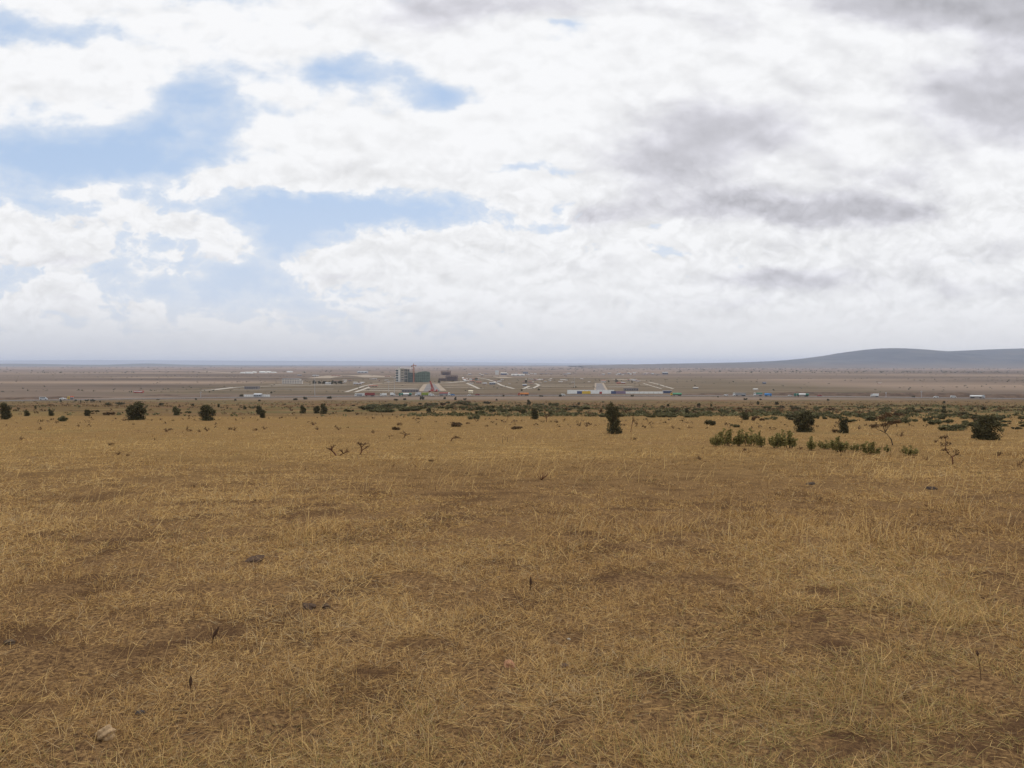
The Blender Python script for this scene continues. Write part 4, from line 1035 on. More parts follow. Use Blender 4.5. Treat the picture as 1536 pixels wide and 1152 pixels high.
def build_site():
    v = VM()
    pale = M('pale_gravel', (.40, .36, .31), .95, .12, .05); paleb = M('sandy_fill', (.30, .24, .18), .95, .15, .05); av = M('new_paving', (.17, .155, .15), .9, .15, .05); kerb = M('concrete', (.55, .53, .49), .9, .1, .2)
    # avenue rising to the office block
    z = PLAIN + .06
    def poly(name, px, zz, mat): return sheet(name, [P(*q) for q in px], zz, mat)
    poly('avenue_verge', [(626.5, 587), (635.5, 576.2), (658, 575.6), (670, 586.2)], z, paleb)
    poly('avenue', [(634.5, 587.5), (640.5, 576.6), (652, 576.2), (661.5, 587)], z + .15, av)
    poly('avenue_verge', [(891.3, 585.5), (892.3, 574.6), (905.5, 574.6), (912, 585.5)], z, paleb)
    poly('avenue', [(893.8, 585.4), (894.6, 575.2), (902.8, 575.2), (908.5, 585.4)], z + .15, av)
    lines = [([(519, 588), (533, 583.5), (546, 579), (560, 576.2), (592, 573)], 5), ([(533, 588.2), (548, 583), (558, 579)], 5), ([(541, 585.2), (570, 585.8), (603, 586.5)], 12), ([(556, 580.4), (600, 580.2), (628, 580.6)], 22),
        ([(560, 577.8), (600, 577.3), (630, 577.7)], 24), ([(552, 583.2), (600, 582.8), (626, 583.2)], 16), ([(664, 578.2), (690, 577.6), (709, 577.8)], 24), ([(667, 581.2), (690, 580.8), (713, 581.2)], 20), ([(700, 574.6), (711, 579.5), (718, 583), (728, 583.2)], 5),
        ([(716, 566.6), (731, 569), (742, 572.5), (752, 578), (763, 581), (771, 583.2), (785, 583.2), (794, 579.2)], 5), ([(790, 583.2), (801, 581.8), (809, 577.6), (803, 575.4)], 5), ([(809, 577.8), (850, 577.6), (893, 577.8)], 24), ([(812, 579.8), (850, 579.6), (892, 579.9)], 20),
        ([(909, 577.6), (940, 577.5), (974, 577.7)], 22), ([(911, 580.4), (950, 580.2)], 18), ([(973, 573), (986, 576), (998, 579.8), (1010, 583.2)], 4), ([(965, 575), (976, 578.5), (985, 581), (992, 583)], 3), ([(912, 568.6), (930, 569), (952, 570.4), (972, 570.6)], 40),
        ([(302, 585.4), (322, 584.6), (350, 581.2), (385, 579.6), (420, 578.9), (470, 577.8), (520, 577.4)], 12), ([(350, 584.4), (420, 583.6), (500, 583.4)], 8), ([(405, 577.2), (450, 575.8), (500, 576.8)], 12), ([(478, 567.4), (492, 565), (505, 563.4)], 60), ([(516, 562.6), (530, 562.2), (560, 564.6), (570, 566)], 90),
        ([(690, 562.8), (740, 563), (800, 563.2), (860, 563)], 60), ([(782, 565.2), (800, 565.6)], 30), ([(748, 565), (760, 567)], 40), ([(640, 575.2), (670, 574.4), (690, 572.6), (706, 571)], 10), ([(612, 571.4), (560, 571.4)], 10), ([(300, 557), (360, 559.6), (420, 558.6)], 50), ([(1070, 591.2), (1180, 592.5)], 1.5)]
    for l, w in lines: ribbon('site_track', l, w, z + .03 + random.random() * .03, pale if w < 20 else paleb)
    # ---- the office block with its banded glass and white lift cores
    p = P(604, 573); k = p.y / FPX; o = empty('office_building', p)
    white = M('render_white', (.62, .60, .56), .8, .06); beige = M('render_beige', (.44, .39, .32), .8, .08); gl = M('curtain_glass', (.07, .095, .11), .12, .1, spec=.6)
    def X(a): return (a - 604) * k
    def H(r): return (573 - r) * k
    m = MB(); m.box(((X(593.8) + X(597.6)) / 2, 8, H(554) / 2), (X(597.6) - X(593.8), 14, H(554))); m.build('glass_facade', gl, o)
    for r in (572, 568.8, 565, 561.4, 557.8, 554.2):
        m = MB(); m.box(((X(593.4) + X(597.7)) / 2, 7.9, H(r)), (X(597.7) - X(593.4), 15, 1.3)); m.build('floor_band', white, o)
    m = MB(); m.box(((X(597.6) + X(600.6)) / 2, 5, H(551.3) / 2), (X(600.6) - X(597.6), 14, H(551.3))); m.build('lift_core', white, o)
    m = MB(); m.box(((X(600.6) + X(606)) / 2, 9, H(553) / 2), (X(606) - X(600.6), 14, H(553))); m.build('wall', beige, o)
    for r in (556, 559.4, 562.8, 566.2, 569.6):
        m = MB(); m.box(((X(601.4) + X(605.6)) / 2, 1.95, H(r)), (X(605.2) - X(601.6), .2, 1.5)); m.build('window', gl, o)
    m = MB(); m.box(((X(606) + X(613.6)) / 2, 10, H(554) / 2), (X(613.6) - X(606), 14, H(554))); m.build('glass_facade', gl, o)
    for a in (606.2, 608.6, 611, 613.6):
        m = MB(); m.box((X(a), 2.6, H(553.6) / 2), (.8, .9, H(553.6))); m.build('mullion', beige, o)
    for r in (558, 563, 568): m = MB(); m.box(((X(606) + X(613.6)) / 2, 2.8, H(r)), (X(613.2) - X(606.4), .5, .8)); m.build('floor_band', white, o)
    m = MB(); m.box(((X(599) + X(615)) / 2, 8, H(552.6)), (X(615) - X(599), 18, 1.1)); m.build('roof', white, o)
    tag(o, 'tall white and glass office block with lift cores, highest building on the plain', 'building')
    # ---- curved block wrapped in green netting
    p = P(627, 573.4); k = p.y / FPX; o = empty('netted_building', p); net = M('green_netting', (.10, .135, .108), .9, .25, .12); netd = M('dark_netting', (.06, .075, .08), .8, .2, .1); conc = M('raw_concrete', (.24, .19, .16), .9, .2, .2)
    def arc(a0, a1, R, cx, cy, h, n=18, t=1.2):
        m = MB(); V = []; 
        for i in range(n + 1):
            a = a0 + (a1 - a0) * i / n
            for rr in (R, R - t):
                for zz in (0, h[i] if hasattr(h, '__len__') else h): V.append((cx + rr * math.sin(a), cy - rr * math.cos(a), zz))
        F = []
        for i in range(n): b = i * 4; c = b + 4; F += [(b, c, c + 1, b + 1), (b + 2, b + 3, c + 3, c + 2), (b + 1, c + 1, c + 3, b + 3)]
        F += [(0, 1, 3, 2), (n * 4, n * 4 + 2, n * 4 + 3, n * 4 + 1)]
        return m.add(V, F)
    R = 17 * k; hs = [(573.4 - r) * k for r in np.interp(np.linspace(0, 1, 19), [0, .15, .4, .6, .85, 1], [560.5, 558.6, 557.2, 557.0, 558, 559.5])]
    arc(-1.35, -.25, R, 0, R, hs[0] + 2, 10).build('dark_net', netd, o); arc(-.25, 1.4, R, 0, R, hs, 18).build('green_net', net, o)
    m = MB()
    for i, r in enumerate((571, 567.6, 564.2, 560.8, 558.0)):
        ring = [(R * .93 * math.sin(a), R - R * .93 * math.cos(a)) for a in np.linspace(0, 6.28, 29)[:-1]]
        zz = (573.4 - r) * k; V = [(x, y, zz) for x, y in ring] + [(x, y, zz + .6) for x, y in ring]; n = len(ring)
        m.add(V, [tuple(range(n))[::-1], tuple(range(n, 2 * n))] + [(j, (j + 1) % n, n + (j + 1) % n, n + j) for j in range(n)])
    m.build('floor_slab', conc, o)
    m = MB(); scaf = M('scaffold_pole', (.30, .36, .30), .7, .1)
    for a in np.linspace(-1.3, 1.35, 16): m.tube([((R + .7) * math.sin(a), R - (R + .7) * math.cos(a), 0), ((R + .7) * math.sin(a), R - (R + .7) * math.cos(a), hs[6] + 1)], .16, 4)
    for zz in np.arange(5, hs[6], 5.2):
        m.tube([((R + .7) * math.sin(a), R - (R + .7) * math.cos(a), zz) for a in np.linspace(-1.3, 1.35, 14)], .14, 4)
    m.build('scaffolding', scaf, o)
    tag(o, 'curved unfinished block wrapped in dark and green netting beside the white office block', 'building')
    # ---- tower crane in front of it
    def lattice(m, a, b, w, r, nb):
        a, b = Vector(a), Vector(b); d = (b - a).normalized(); u = d.orthogonal().normalized(); q = d.cross(u)
        cs = [(u * sx + q * sy) * w / 2 for sx, sy in ((1, 1), (1, -1), (-1, -1), (-1, 1))]
        for c in cs: m.tube([a + c, b + c], r, 4)
        for i in range(nb):
            s, e = a.lerp(b, i / nb), a.lerp(b, (i + 1) / nb)
            for j in range(4): m.tube([s + cs[j], e + cs[(j + 1) % 4]], r * .7, 4); m.tube([s + cs[j], s + cs[(j + 1) % 4]], r * .7, 4)
    rust = M('crane_rust', (.40, .17, .10), .6, .15); cred = M('crane_red', (.40, .075, .06), .5, .12)
    p = P(620.6, 574); k = p.y / FPX; o = empty('tower_crane', p)
    m = MB(); lattice(m, (0, 0, 0), (0, 0, 26.5 * k), 1.9, .22, 16); m.build('mast', rust, o)
    m = MB(); lattice(m, (-3.2 * k, 0, 25.2 * k), (4 * k, 1.5, 25.4 * k), 1.3, .18, 8); m.build('jib', rust, o)
    m = MB(); m.tube([(0, 0, 26.4 * k), (0, 0, 29 * k)], [.9, .25], 4); m.tube([(0, 0, 28.8 * k), (3.6 * k, 1.4, 25.7 * k)], .09, 4); m.tube([(0, 0, 28.8 * k), (-3 * k, 0, 25.5 * k)], .09, 4); m.build('mast_head', rust, o)
    m = MB(); m.box((-2.9 * k, 0, 24.4 * k), (2.4, 1.5, 2.2)); m.build('counterweight', conc, o)
    m = MB(); m.box((1.4, -1.3, 24.3 * k), (1.6, 1.6, 2)); m.build('cab', v['white'], o)
    m = MB(); m.box((0, 0, .5), (6, 6, 1.2)); m.build('base', conc, o)
    tag(o, 'rust-coloured tower crane standing in front of the netted block', 'crane')
    p = P(649.5, 588); k = p.y / FPX; o = empty('mobile_crane', p)
    m = MB(); m.box((0, 0, 1.4), (12, 2.6, .9)); m.build('carrier', cred, o); wheels(o, (-5, -3.6, 3, 4.6), .6, 1.3, v['dark'])
    m = MB(); m.box((4.9, 0, 2.6), (2, 2.4, 1.6)); m.build('cab', cred, o); m = MB(); m.box((-1.2, 0, 2.7), (3.4, 2.4, 1.8)); m.build('turntable', cred, o)
    m = MB(); lattice(m, (1.2 * k, 0, 3), (-4.8 * k, 3, 16.5 * k), 1.2, .16, 12); lattice(m, (-1.6 * k, -.8, 2.6), (-3.8 * k, 2.4, 13.6 * k), .8, .11, 9); m.build('boom', cred, o)
    m = MB(); m.tube([(-4.8 * k, 3, 16.5 * k), (-5.1 * k, 3.2, 5)], .08, 4); m.build('hoist_rope', v['dark'], o)
    tag(o, 'bright red mobile crane with a slanting lattice boom on the avenue', 'crane')
    # ---- unfinished frames to the right
    def frame(name, x0, x1, yt, yb, fl, label, col, d=22):
        p = P((x0 + x1) / 2, yb); k = p.y / FPX; w = (x1 - x0) * k; h = (yb - yt) * k; o = empty(name, p)
        fh = h / fl
        for i in range(fl): m = MB(); m.box((0, d / 2, fh * (i + 1) - .3), (w * (1 if i < fl - 1 else .96), d, .9)); m.build('floor_slab', col, o)
        m = MB()
        for i in range(7):
            for y in (1, d / 2, d - 1): m.box((-w / 2 + .8 + (w - 1.6) * i / 6, y, h / 2 - .5), (.8, .8, h - 1))
        m.build('column', col, o)
        m = MB(); m.box((0, d * .6, (h - fh) / 2), (w * .8, .5, h - fh - .4)); m.build('inner_wall', v['purple'], o)
        tag(o, label, 'building'); return o
    brn = M('brown_concrete', (.20, .15, .145), .9, .15, .1)
    frame('unfinished_building', 668, 686, 563, 571.4, 4, 'unfinished concrete frame right of the avenue, nearer and wider one', brn)
    frame('unfinished_annex', 657.5, 668, 567.4, 571.2, 2, 'low unfinished annex left of the nearer concrete frame', brn)
    frame('unfinished_building', 661, 675.5, 556.2, 562.6, 3, 'brown unfinished block standing farther back behind the concrete frame', M('brown_block', (.19, .12, .10), .9, .2, .1), 30)
    # ---- pale frame building at left
    house('terrace_building', 423, 449, 568.2, 575.8, M('pale_render', (.52, .47, .42), .85, .1), v['grey'], 'pale three-storey building with rows of dark openings at left centre', storeys=3, roof='flat', nwin=7)
    house('annex_building', 449.3, 453.5, 570.6, 575.8, _mats['pale_render'], v['grey'], 'low pale annex at the right end of the three-storey building', storeys=2, roof='flat', nwin=2)
    # gate in the highway wall
    for i, (a, b, lb) in enumerate(((366, 380.2, 'white boundary wall left of the small gatehouse'), (391.6, 405, 'white boundary wall right of the small gatehouse'))):
        p = P((a + b) / 2, 595); k = p.y / FPX; o = empty('boundary_wall', p); w = (b - a) * k
        m = MB(); m.box((0, 0, 1.15), (w, .3, 2.5)); m.build('wall', v['white'], o)
        for j in range(5): m = MB(); m.box((-w / 2 + w * j / 4, 0, 1.25), (.45, .45, 2.8)); m.build('pier', kerb, o)
        tag(o, lb, 'wall')
    house('gatehouse', 380.6, 391.2, 590.3, 595.2, v['grey'], v['silver'], 'small grey gatehouse with a pale roof between two white walls', roof='gable', nwin=3)
    # coloured hoarding by the highway
    p0 = P(851, 590.6); p1 = P(938, 590.8); o = empty('hoarding', p0)
    segs = [(851, 865.5, 'white'), (865.5, 873, 'navy'), (873, 886, 'yellow'), (886, 899, 'white'), (899, 903, 'red'), (903, 916.5, 'white'), (916.5, 924, 'navy'), (924, 931.5, 'purple'), (931.5, 938.5, 'purple')]
    yb = p0.y; kk = yb / FPX
    for a, b, c in segs:
        m = MB(); h = 3.3 if c != 'red' else 2.6; m.box((((a + b) / 2 - 851) * kk, 0, h / 2), ((b - a) * kk - .05, .25, h)); m.build('panel', v[c], o)
        m = MB(); m.tube([((a - 851) * kk, .25, 0), ((a - 851) * kk, .25, 3.6)], .09, 5); m.build('post', v['grey'], o)
    tag(o, 'long hoarding of white, blue, yellow and plum panels beside the highway', 'hoarding')
    o = empty('boundary_wall', P(966, 590.4)); kk = P(966, 590.4).y / FPX
    m = MB(); m.box((0, 0, 1.3), (57 * kk, .3, 2.6)); m.build('wall', v['white'], o)
    for j in range(9): m = MB(); m.box((-28.4 * kk + 56.8 * kk * j / 8, 0, 1.4), (.5, .5, 2.9)); m.build('pier', kerb, o)
    tag(o, 'plain white boundary wall running right from the coloured hoarding', 'wall')
    o = empty('boundary_wall', P(886, 587.6)); kk = P(886, 587.6).y / FPX
    m = MB(); m.box((0, 0, 1.2), (70 * kk, .3, 2.4)); m.build('wall', v['white'], o)
    for j in range(9): m = MB(); m.box((-35 * kk + 70 * kk * j / 8, 0, 1.3), (.5, .5, 2.7)); m.build('pier', kerb, o)
    tag(o, 'white wall showing as a thin line above the coloured hoarding', 'wall')
    house('site_store', 995, 1007.5, 586, 589.8, v['navy'], v['grey'], 'dark blue store at the right end of the white boundary wall', roof='flat', nwin=3)
    gs = M('grey_sheeting', (.19, .17, .17), .85, .12, .3)
    house('low_shed', 602.5, 627.5, 584.6, 588.4, gs, gs, 'long low grey shed left of the foot of the avenue', roof='flat', nwin=6)
    house('low_shed', 936.5, 957.5, 582.2, 586.4, gs, gs, 'long low grey shed behind the white boundary wall', roof='flat', nwin=6)
    house('low_shed', 366.5, 386.5, 579.6, 583.8, gs, gs, 'long low grey shed behind the small gatehouse at left', roof='flat', nwin=6)
    # white sheds far left
    G = 'white sheds far out on the left plain'
    for (a, b, t, y) in ((360, 366, 558.2, 560), (367, 376, 557.8, 560.2), (377.5, 382, 557.4, 559.4), (388.5, 397, 557.0, 559.6), (398, 404, 557.0, 559.4), (405, 412, 557.9, 559.4), (430, 437, 556.8, 558.4)):
        house('white_shed', a, b, t, y, v['white'], v['white'], 'long white shed far out on the left plain', 'shed', G, detail=False, depth=30)
    W = M('hut_white', (.6, .58, .55), .8, .1); Bn = M('hut_tan', (.34, .26, .20), .85, .15); Rd = M('roof_rust', (.30, .13, .09), .7, .2); Gy = M('roof_zinc', (.36, .37, .39), .5, .15); Bl = M('roof_slate', (.13, .14, .18), .6, .1)
    S = [(742.8, 748, 555.8, 562, W, Gy, 'small white tower block right of the site, taller than its neighbours'), (751, 760, 559, 562.2, v['navy'], W, 'dark blue shed with a white roof right of the white tower block'),
         (767, 787, 561, 563.8, W, W, 'long white low building right of the dark blue shed'), (784.5, 792, 557.6, 560.6, Bl, Bl, 'dark shed behind the long white low building'), (536, 551, 556.6, 559.8, Gy, Gy, 'grey-green shed far behind the left of the office block'),
         (705, 712, 570.4, 573.4, Bn, Rd, 'rusty-roofed house right of the unfinished frames'), (714, 722, 572.4, 575.6, Bn, Rd, 'rusty-roofed house in front of the other one right of the frames'), (724, 730, 574, 577.6, Bn, Gy, 'grey-roofed house beside the curving pale track'),
         (734, 743, 573.6, 576.8, Bl, Gy, 'dark blue-grey house beside the curving pale track'), (708, 718, 567.4, 569.4, Bn, Rd, 'long rusty-roofed house above the curving track'), (746, 752, 571.4, 573.8, Bn, Gy, 'tan house right of the dark blue-grey one'), (784, 790, 576.4, 579, Bl, Gy, 'dark hut in the bend of the pale track'),
         (902, 909, 570, 573.4, W, Rd, 'red-roofed white house at the head of the second avenue'), (925, 931, 573, 575.8, Rd, Rd, 'red hut right of the second avenue, left one'), (932, 938, 573.2, 575.6, Rd, Gy, 'grey-topped red hut right of the second avenue'),
         (1131, 1137, 582.8, 585, W, W, 'white hut with a bright roof behind the blue covered lorry'), (1145, 1149, 573, 576, Bl, Bl, 'dark hut alone on the plain right of the site'), (1040.5, 1047.5, 581, 582.8, Bl, W, 'low dark hut with a pale roof right of the pale diagonal track'),
         (994, 1002, 558, 561.6, Bl, Gy, 'dark far building at the right end of the settlement'), (703, 709, 585.4, 589.8, v['cream'], v['cream'], 'cream canvas-coloured hut by the highway at centre'), (530, 542, 574.6, 577.2, Bn, Gy, 'tan building left of the office block'),
         (553, 566, 577.6, 580.6, Bn, Rd, 'brown low building beside the left access road'), (488, 496, 573.6, 576.4, W, Gy, 'white house among the dark row of trees'), (1318, 1323, 574.6, 576, Rd, W, 'tiny red and white hut far out on the right plain'), (446, 452, 562, 563.4, Bl, Gy, 'low dark shed on the plain behind the three-storey building'),
         (468, 478, 563.2, 565.2, Bn, Gy, 'tan shed behind the row of trees'), (577, 585, 563.8, 565.4, Bn, Rd, 'rust-roofed shed left of the office block on the plain'), (497, 510, 562.8, 564.2, Bn, Rd, 'rust-roofed shed beyond the row of trees')]
    for (a, b, t, y, wl, rf, lb) in S: house('hut' if b - a < 7 else 'building', a, b, t, y, wl, rf, lb, 'hut' if b - a < 7 else 'building', detail=(b - a > 6.5), nwin=3)
    rng = np.random.default_rng(4)
    G = 'site huts clustered right of the unfinished frames'
    for i in range(16):
        a = rng.uniform(686, 706); y = rng.uniform(567.5, 572); w = rng.uniform(1.6, 3.6)
        house('site_hut', a, a + w, y - rng.uniform(1.2, 2.2), y, [W, Bn, v['white'], Gy][i % 4], [Gy, W, Rd, W][i % 4], 'small site hut in the cluster right of the unfinished frames', 'hut', G, detail=False)
    G = 'houses of the far settlement strung along the plain'
    for i in range(58):
        a = rng.uniform(700, 1000); y = 561.6 + rng.normal(0, .9) - (a > 860) * .6; w = rng.uniform(1.5, 6)
        house('settlement_house', a, a + w, y - rng.uniform(.8, 1.7), y, [W, Bn, Gy, Bl, Bn][i % 5], [Gy, Bl, Rd, W, Bl][i % 5], 'small house in the far settlement strung along the plain', 'house', G, detail=False)
    G = 'low sheds scattered between the plots'
    for i in range(54):
        a = rng.choice([rng.uniform(735, 850), rng.uniform(690, 760), rng.uniform(500, 590), rng.uniform(795, 890), rng.uniform(940, 960)]); y = rng.uniform(569, 576.5); w = rng.uniform(2, 7)
        house('plot_shed', a, a + w, y - rng.uniform(.9, 1.9), y, [Bn, Bl, Bn, Gy][i % 4], [W, Rd, Gy, Bn][i % 4], 'low shed scattered between the plots of the site', 'shed', G, detail=False)
    # light masts and pylon
    pole = M('galvanised', (.42, .42, .44), .5, .08)
    for (px, t, y, lb) in ((472.3, 562.4, 595.5, 'tall light mast left of the office block, the tallest of them'), (591.4, 566, 588.6, 'light mast just left of the green-ended tanker'), (583.2, 572, 588.6, 'shorter light mast left of the taller one by the office block'), (1382, 587, 597, 'thin pole beside the highway at right'),
                           (1329, 589, 597.2, 'thin pole beside the highway between the white lorry and the right edge pole'), (301, 588, 597, 'thin pole beside the highway at left'), (862, 567, 580.6, 'pylon on the site behind the coloured hoarding')):
        p = P(px, y); k = p.y / FPX; h = (y - t) * k; o = empty('light_mast' if 'mast' in lb else 'pole', p)
        m = MB(); m.tube([(0, 0, 0), (0, 0, h)], [.28, .16], 8); m.build('pole', pole, o)
        m = MB(); m.box((0, 0, h), (3.2 if 'mast' in lb else 1.2, .5, .5)); m.box((1.2 if 'mast' in lb else .5, 0, h - .5), (.6, .6, .5)); m.box((-1.2 if 'mast' in lb else -.5, 0, h - .5), (.6, .6, .5)); m.build('lamp_head' if 'mast' in lb else 'crossarm', pole, o)
        tag(o, lb, 'mast' if 'mast' in lb else 'pole')
    # trees on the site
    G = 'row of dark trees left of the office block'
    for i in range(17):
        plant('tree', 'round', i % 4, 0, 0, rng.uniform(2.5, 4.5), rng.uniform(3, 5.4), 'dark tree in the row left of the office block', 'tree', G, parts=False, loc=P(470 + i * 2.7 + rng.normal(0, .6), 575.6 + rng.normal(0, .5)))
    for (px, y, w, h, lb) in ((714.5, 570.2, 6.5, 4, 'brown crowned tree right of the unfinished frames'), (658.5, 574.4, 5.5, 4, 'dark tree at the head of the avenue'), (924.6, 573.2, 6.5, 4.6, 'round dark tree behind the second avenue, biggest there'), (913, 573.2, 3, 3, 'small dark tree between the second avenue and the round tree'),
                              (948, 574, 3.4, 3, 'small dark tree right of the round tree at the second avenue'), (789, 574, 5, 4.5, 'dark tree above the bend of the pale track'), (1056, 555.4, 4, 1.9, 'dark tree alone on the far plain right of the settlement'), (782.5, 586.5, 4, 3, 'dark bush above the orange tanker'), (808, 585.4, 5, 3, 'dark bush right of the orange tanker on the site')):
        plant('tree', 'roundgreen' if 'brown' in lb else 'round', 1, 0, 0, w, h, lb, 'tree', parts=False, loc=P(px, y))
    G = 'lone trees dotted over the far plain'
    for i in range(150):
        y = 546.6 + 13 * rng.random() ** 1.5; px = rng.uniform(0, 1536)
        if 340 < px < 700 and y > 553: continue
        plant('plain_tree', ('round', 'lowdark')[i % 2], i % 4, 0, 0, rng.uniform(1.2, 3.2), rng.uniform(.7, 1.5), 'lone dark tree dotted on the far plain', 'tree', G, parts=False, loc=P(px, max(y, 547.6)))

def build_far():
    # hill at right, plateau at left; haze blue is put into their colours
    def hill(name, prof, Y, dy, col, n=220, m=46, rough=10., seed=1):
        px = np.linspace(prof[0][0], prof[-1][0], n); py = np.interp(px, *zip(*prof))
        k = np.ones(9) / 9; pyp = np.pad(py, 4, 'edge'); py = np.convolve(pyp, k, 'valid')
        H = EYE + (HZ - py) / FPX * Y - PLAIN; V = []
        t = np.linspace(-1, 1, m)
        X = (px - 768) / FPX * Y
        XX, TT = np.meshgrid(X, t, indexing='ij'); HH = np.repeat(H[:, None], m, 1)
        YY = Y + TT * dy * (1 + .25 * (fbm(XX, TT * 0, Y * .12, 3, seed) - .5))
        s = np.cos(TT * math.pi / 2) ** 1.6
        nz = (fbm(XX, YY, Y * .05, 5, seed + 3) - .5) * rough * 2
        Z = PLAIN - 2 + np.maximum(HH + 2, 0) * s + nz * s * (1 - s) * 2.2 + nz * .04
        V = np.stack([XX, YY, Z], -1).reshape(-1, 3)
        i = np.arange(n - 1)[:, None]; j = np.arange(m - 1)[None, :]
        f = np.stack([i * m + j, (i + 1) * m + j, (i + 1) * m + j + 1, i * m + j + 1], -1).reshape(-1)
        mt, tt, b, out = new_mat(name + '_cover', .95, .05)
        g = tt.new('ShaderNodeNewGeometry'); pp = E(tt, g.outputs['Position'])
        n1 = tt.noise(tt.vm('MULTIPLY', pp, (1, .5, 3)), 22 / Y, 8, .7)
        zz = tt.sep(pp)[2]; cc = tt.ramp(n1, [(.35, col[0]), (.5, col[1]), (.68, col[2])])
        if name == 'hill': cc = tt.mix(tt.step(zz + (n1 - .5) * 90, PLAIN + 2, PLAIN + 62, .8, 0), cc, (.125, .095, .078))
        tt.put(b.inputs['Base Color'], cc)
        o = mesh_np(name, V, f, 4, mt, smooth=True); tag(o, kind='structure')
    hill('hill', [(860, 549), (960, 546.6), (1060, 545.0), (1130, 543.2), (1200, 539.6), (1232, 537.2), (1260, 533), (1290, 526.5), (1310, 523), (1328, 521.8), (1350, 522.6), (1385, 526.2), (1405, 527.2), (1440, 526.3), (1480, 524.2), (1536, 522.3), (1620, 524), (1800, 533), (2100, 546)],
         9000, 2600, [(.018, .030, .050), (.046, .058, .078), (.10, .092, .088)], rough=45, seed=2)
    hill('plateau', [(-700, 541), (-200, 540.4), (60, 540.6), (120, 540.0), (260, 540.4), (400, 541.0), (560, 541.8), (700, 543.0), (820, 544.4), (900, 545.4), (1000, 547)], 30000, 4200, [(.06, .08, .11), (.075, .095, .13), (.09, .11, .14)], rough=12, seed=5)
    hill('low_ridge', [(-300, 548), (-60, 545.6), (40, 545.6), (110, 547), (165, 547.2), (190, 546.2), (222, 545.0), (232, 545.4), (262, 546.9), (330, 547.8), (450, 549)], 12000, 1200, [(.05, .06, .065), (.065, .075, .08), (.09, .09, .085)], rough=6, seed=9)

def build_haze():
    m = bpy.data.materials.new('haze_air'); m.use_nodes = True; t = NT(m.node_tree); t.n.clear()
    vsh = t.new('ShaderNodeVolumePrincipled'); vsh.inputs['Color'].default_value = (.74, .82, 1.0, 1); vsh.inputs['Density'].default_value = 5.4e-5; vsh.inputs['Anisotropy'].default_value = .15
    out = t.new('ShaderNodeOutputMaterial'); t.l.new(vsh.outputs[0], out.inputs['Volume'])
    mb = MB(); mb.box((0, 0, (PLAIN - 6 + 190) / 2), (140000, 140000, 190 - PLAIN + 6)); o = mb.build('haze', m); tag(o, 'pale dusty haze filling the air over the plain', 'haze', kind='stuff')
# ------------------------------------------------------------------ stones and dead stalks close by
def stone(px, py, wpx, hpx, col, label, seed, name='stone', cat='stone', lift=.14):
    rng = np.random.default_rng(seed); import bmesh
    bm = bmesh.new(); bmesh.ops.create_icosphere(bm, subdivisions=4, radius=.5)
    for vv in bm.verts:
        n = vv.co.normalized(); f = 1 + (.10 if seed == 3 else .22) * math.sin(3.1 * n.x + seed) * math.cos(2.3 * n.y + seed * 2) + .12 * math.sin(7 * n.z + 5 * n.x + seed) + .05 * math.sin(15 * n.y + 11 * n.x)
        vv.co = n * .5 * f
    me = bpy.data.meshes.new(name); bm.to_mesh(me); bm.free(); me.polygons.foreach_set('use_smooth', [True] * len(me.polygons))
    p = gp(px, py); k = (p - Vector((0, 0, EYE))).length / FPX
    me.materials.append(M('stone_' + str(seed), col, .95, .35, 5.0)); o = bpy.data.objects.new(name, me); COL.objects.link(o)
    o.location = p + Vector((0, 0, hpx * k * lift)); o.scale = (wpx * k, wpx * k * .8, hpx * k); o.rotation_euler = (.2, .1, seed); tag(o, label, cat); return o

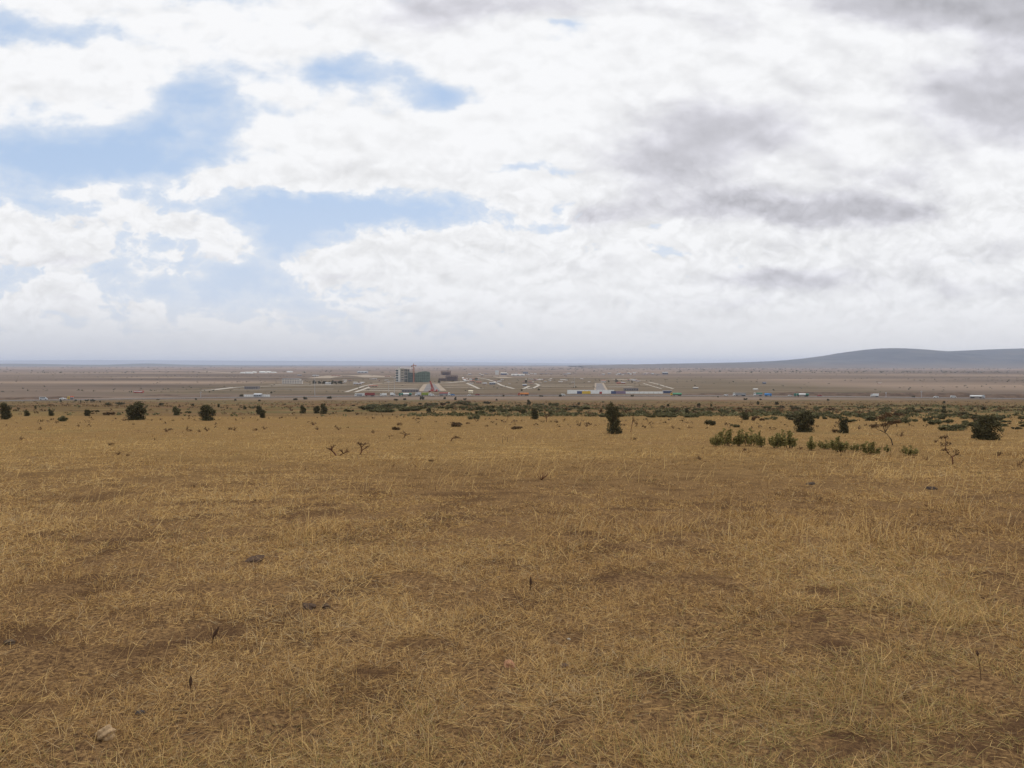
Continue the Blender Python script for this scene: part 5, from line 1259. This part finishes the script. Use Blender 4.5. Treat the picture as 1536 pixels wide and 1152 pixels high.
def build_near():
    stone(158, 1106, 24, 19, (.36, .25, .145), 'round tan stone lying in the grass at bottom left', 3, lift=.22)
    stone(764, 999, 19, 11, (.30, .155, .085), 'orange-brown stone in the grass at bottom centre', 5)
    stone(211, 1071, 11, 7, (.07, .06, .055), 'small black stone right of the tan stone', 7)
    stone(14, 965, 16, 7, (.11, .08, .055), 'dark stone at the left edge of the near grass', 9)
    stone(381, 841, 34, 7, (.085, .055, .038), 'flat dark lump of old dung lying left of centre', 11, 'dung', 'dung')
    stone(463, 912, 20, 9, (.09, .06, .042), 'dark clod, left one of two close together left of centre', 13, 'earth_clod', 'clod')
    stone(489, 911, 14, 8, (.10, .07, .05), 'dark clod, right one of two close together left of centre', 15, 'earth_clod', 'clod')
    stone(1216, 727, 15, 4, (.06, .045, .035), 'flat dark clod far off in the grass right of centre', 17, 'earth_clod', 'clod')
    stone(1397, 734, 15, 5, (.055, .04, .032), 'dark clod in the grass below the crooked sapling', 19, 'earth_clod', 'clod')
    stone(853, 959, 6, 3, (.45, .40, .33), 'tiny white pebble in the bare patch at centre', 21)
    stone(845, 1000, 16, 6, (.10, .07, .055), 'dark clod right of the orange-brown stone', 23, 'earth_clod', 'clod')
    st = M('dead_stalk', (.075, .045, .03), .9, .2, 20.)
    for (px, py, h, w, lean, lb) in ((286, 1037, 20, 5, .02, 'dark upright seed head standing at lower left'), (317, 965, 22, 5, .5, 'dark leaning seed head left of centre'), (1472, 1020, 36, 3, -.18, 'thin dark bent stalk at lower right'), (796, 886, 20, 4, 0., 'short dark stalk with a knobbly head at centre')):
        p = gp(px, py); k = (p - Vector((0, 0, EYE))).length / FPX; o = empty('seed_stalk', p); H_ = h * k; W_ = w * k
        m = MB(); m.tube([(0, 0, -.02), (lean * H_ * .3, 0, H_ * .45), (lean * H_ * .8, 0, H_ * .9)], [W_ * .16, W_ * .14, W_ * .10], 6); m.build('stalk', st, o)
        m = MB(); m.tube([(lean * H_ * .25, 0, H_ * .38), (lean * H_ * .45, 0, H_ * .6), (lean * H_ * .7, 0, H_ * .8), (lean * H_, 0, H_ * 1.05)] if h < 30 else [(lean * H_ * .7, 0, H_ * .82), (lean * H_ * .8, 0, H_ * .92), (lean * H_ * .85, 0, H_ * 1.0)], [W_ * .2, W_ * .5, W_ * .4, W_ * .08] if h < 30 else [W_ * .2, W_ * .6, W_ * .1], 7); m.build('seed_head', st, o)
        tag(o, lb, 'stalk')
    # a square of bent wire sticking out of the straw
    p = gp(757, 664); k = pm(p); o = empty('wire_frame', p); m = MB()
    m.tube([(-3 * k, 0, 0), (-3.2 * k, 0, 9 * k), (4 * k, .05, 8.4 * k), (4 * k, .1, .5 * k)], .012, 5); m.tube([(.5 * k, 0, 8.6 * k), (1 * k, 0, 3 * k)], .01, 5); m.build('wire', st, o); tag(o, 'small rusty bent wire square sticking up from the straw at centre', 'wire')
# ------------------------------------------------------------------ everything together
build_sky(); build_camera()
build_ground(); build_grass()
build_plants(); build_brush()
build_highway(); build_traffic(); build_site(); build_far(); build_near(); build_haze()
SC.cycles.max_bounces = 5; SC.cycles.diffuse_bounces = 3; SC.cycles.transmission_bounces = 3; SC.cycles.volume_bounces = 1
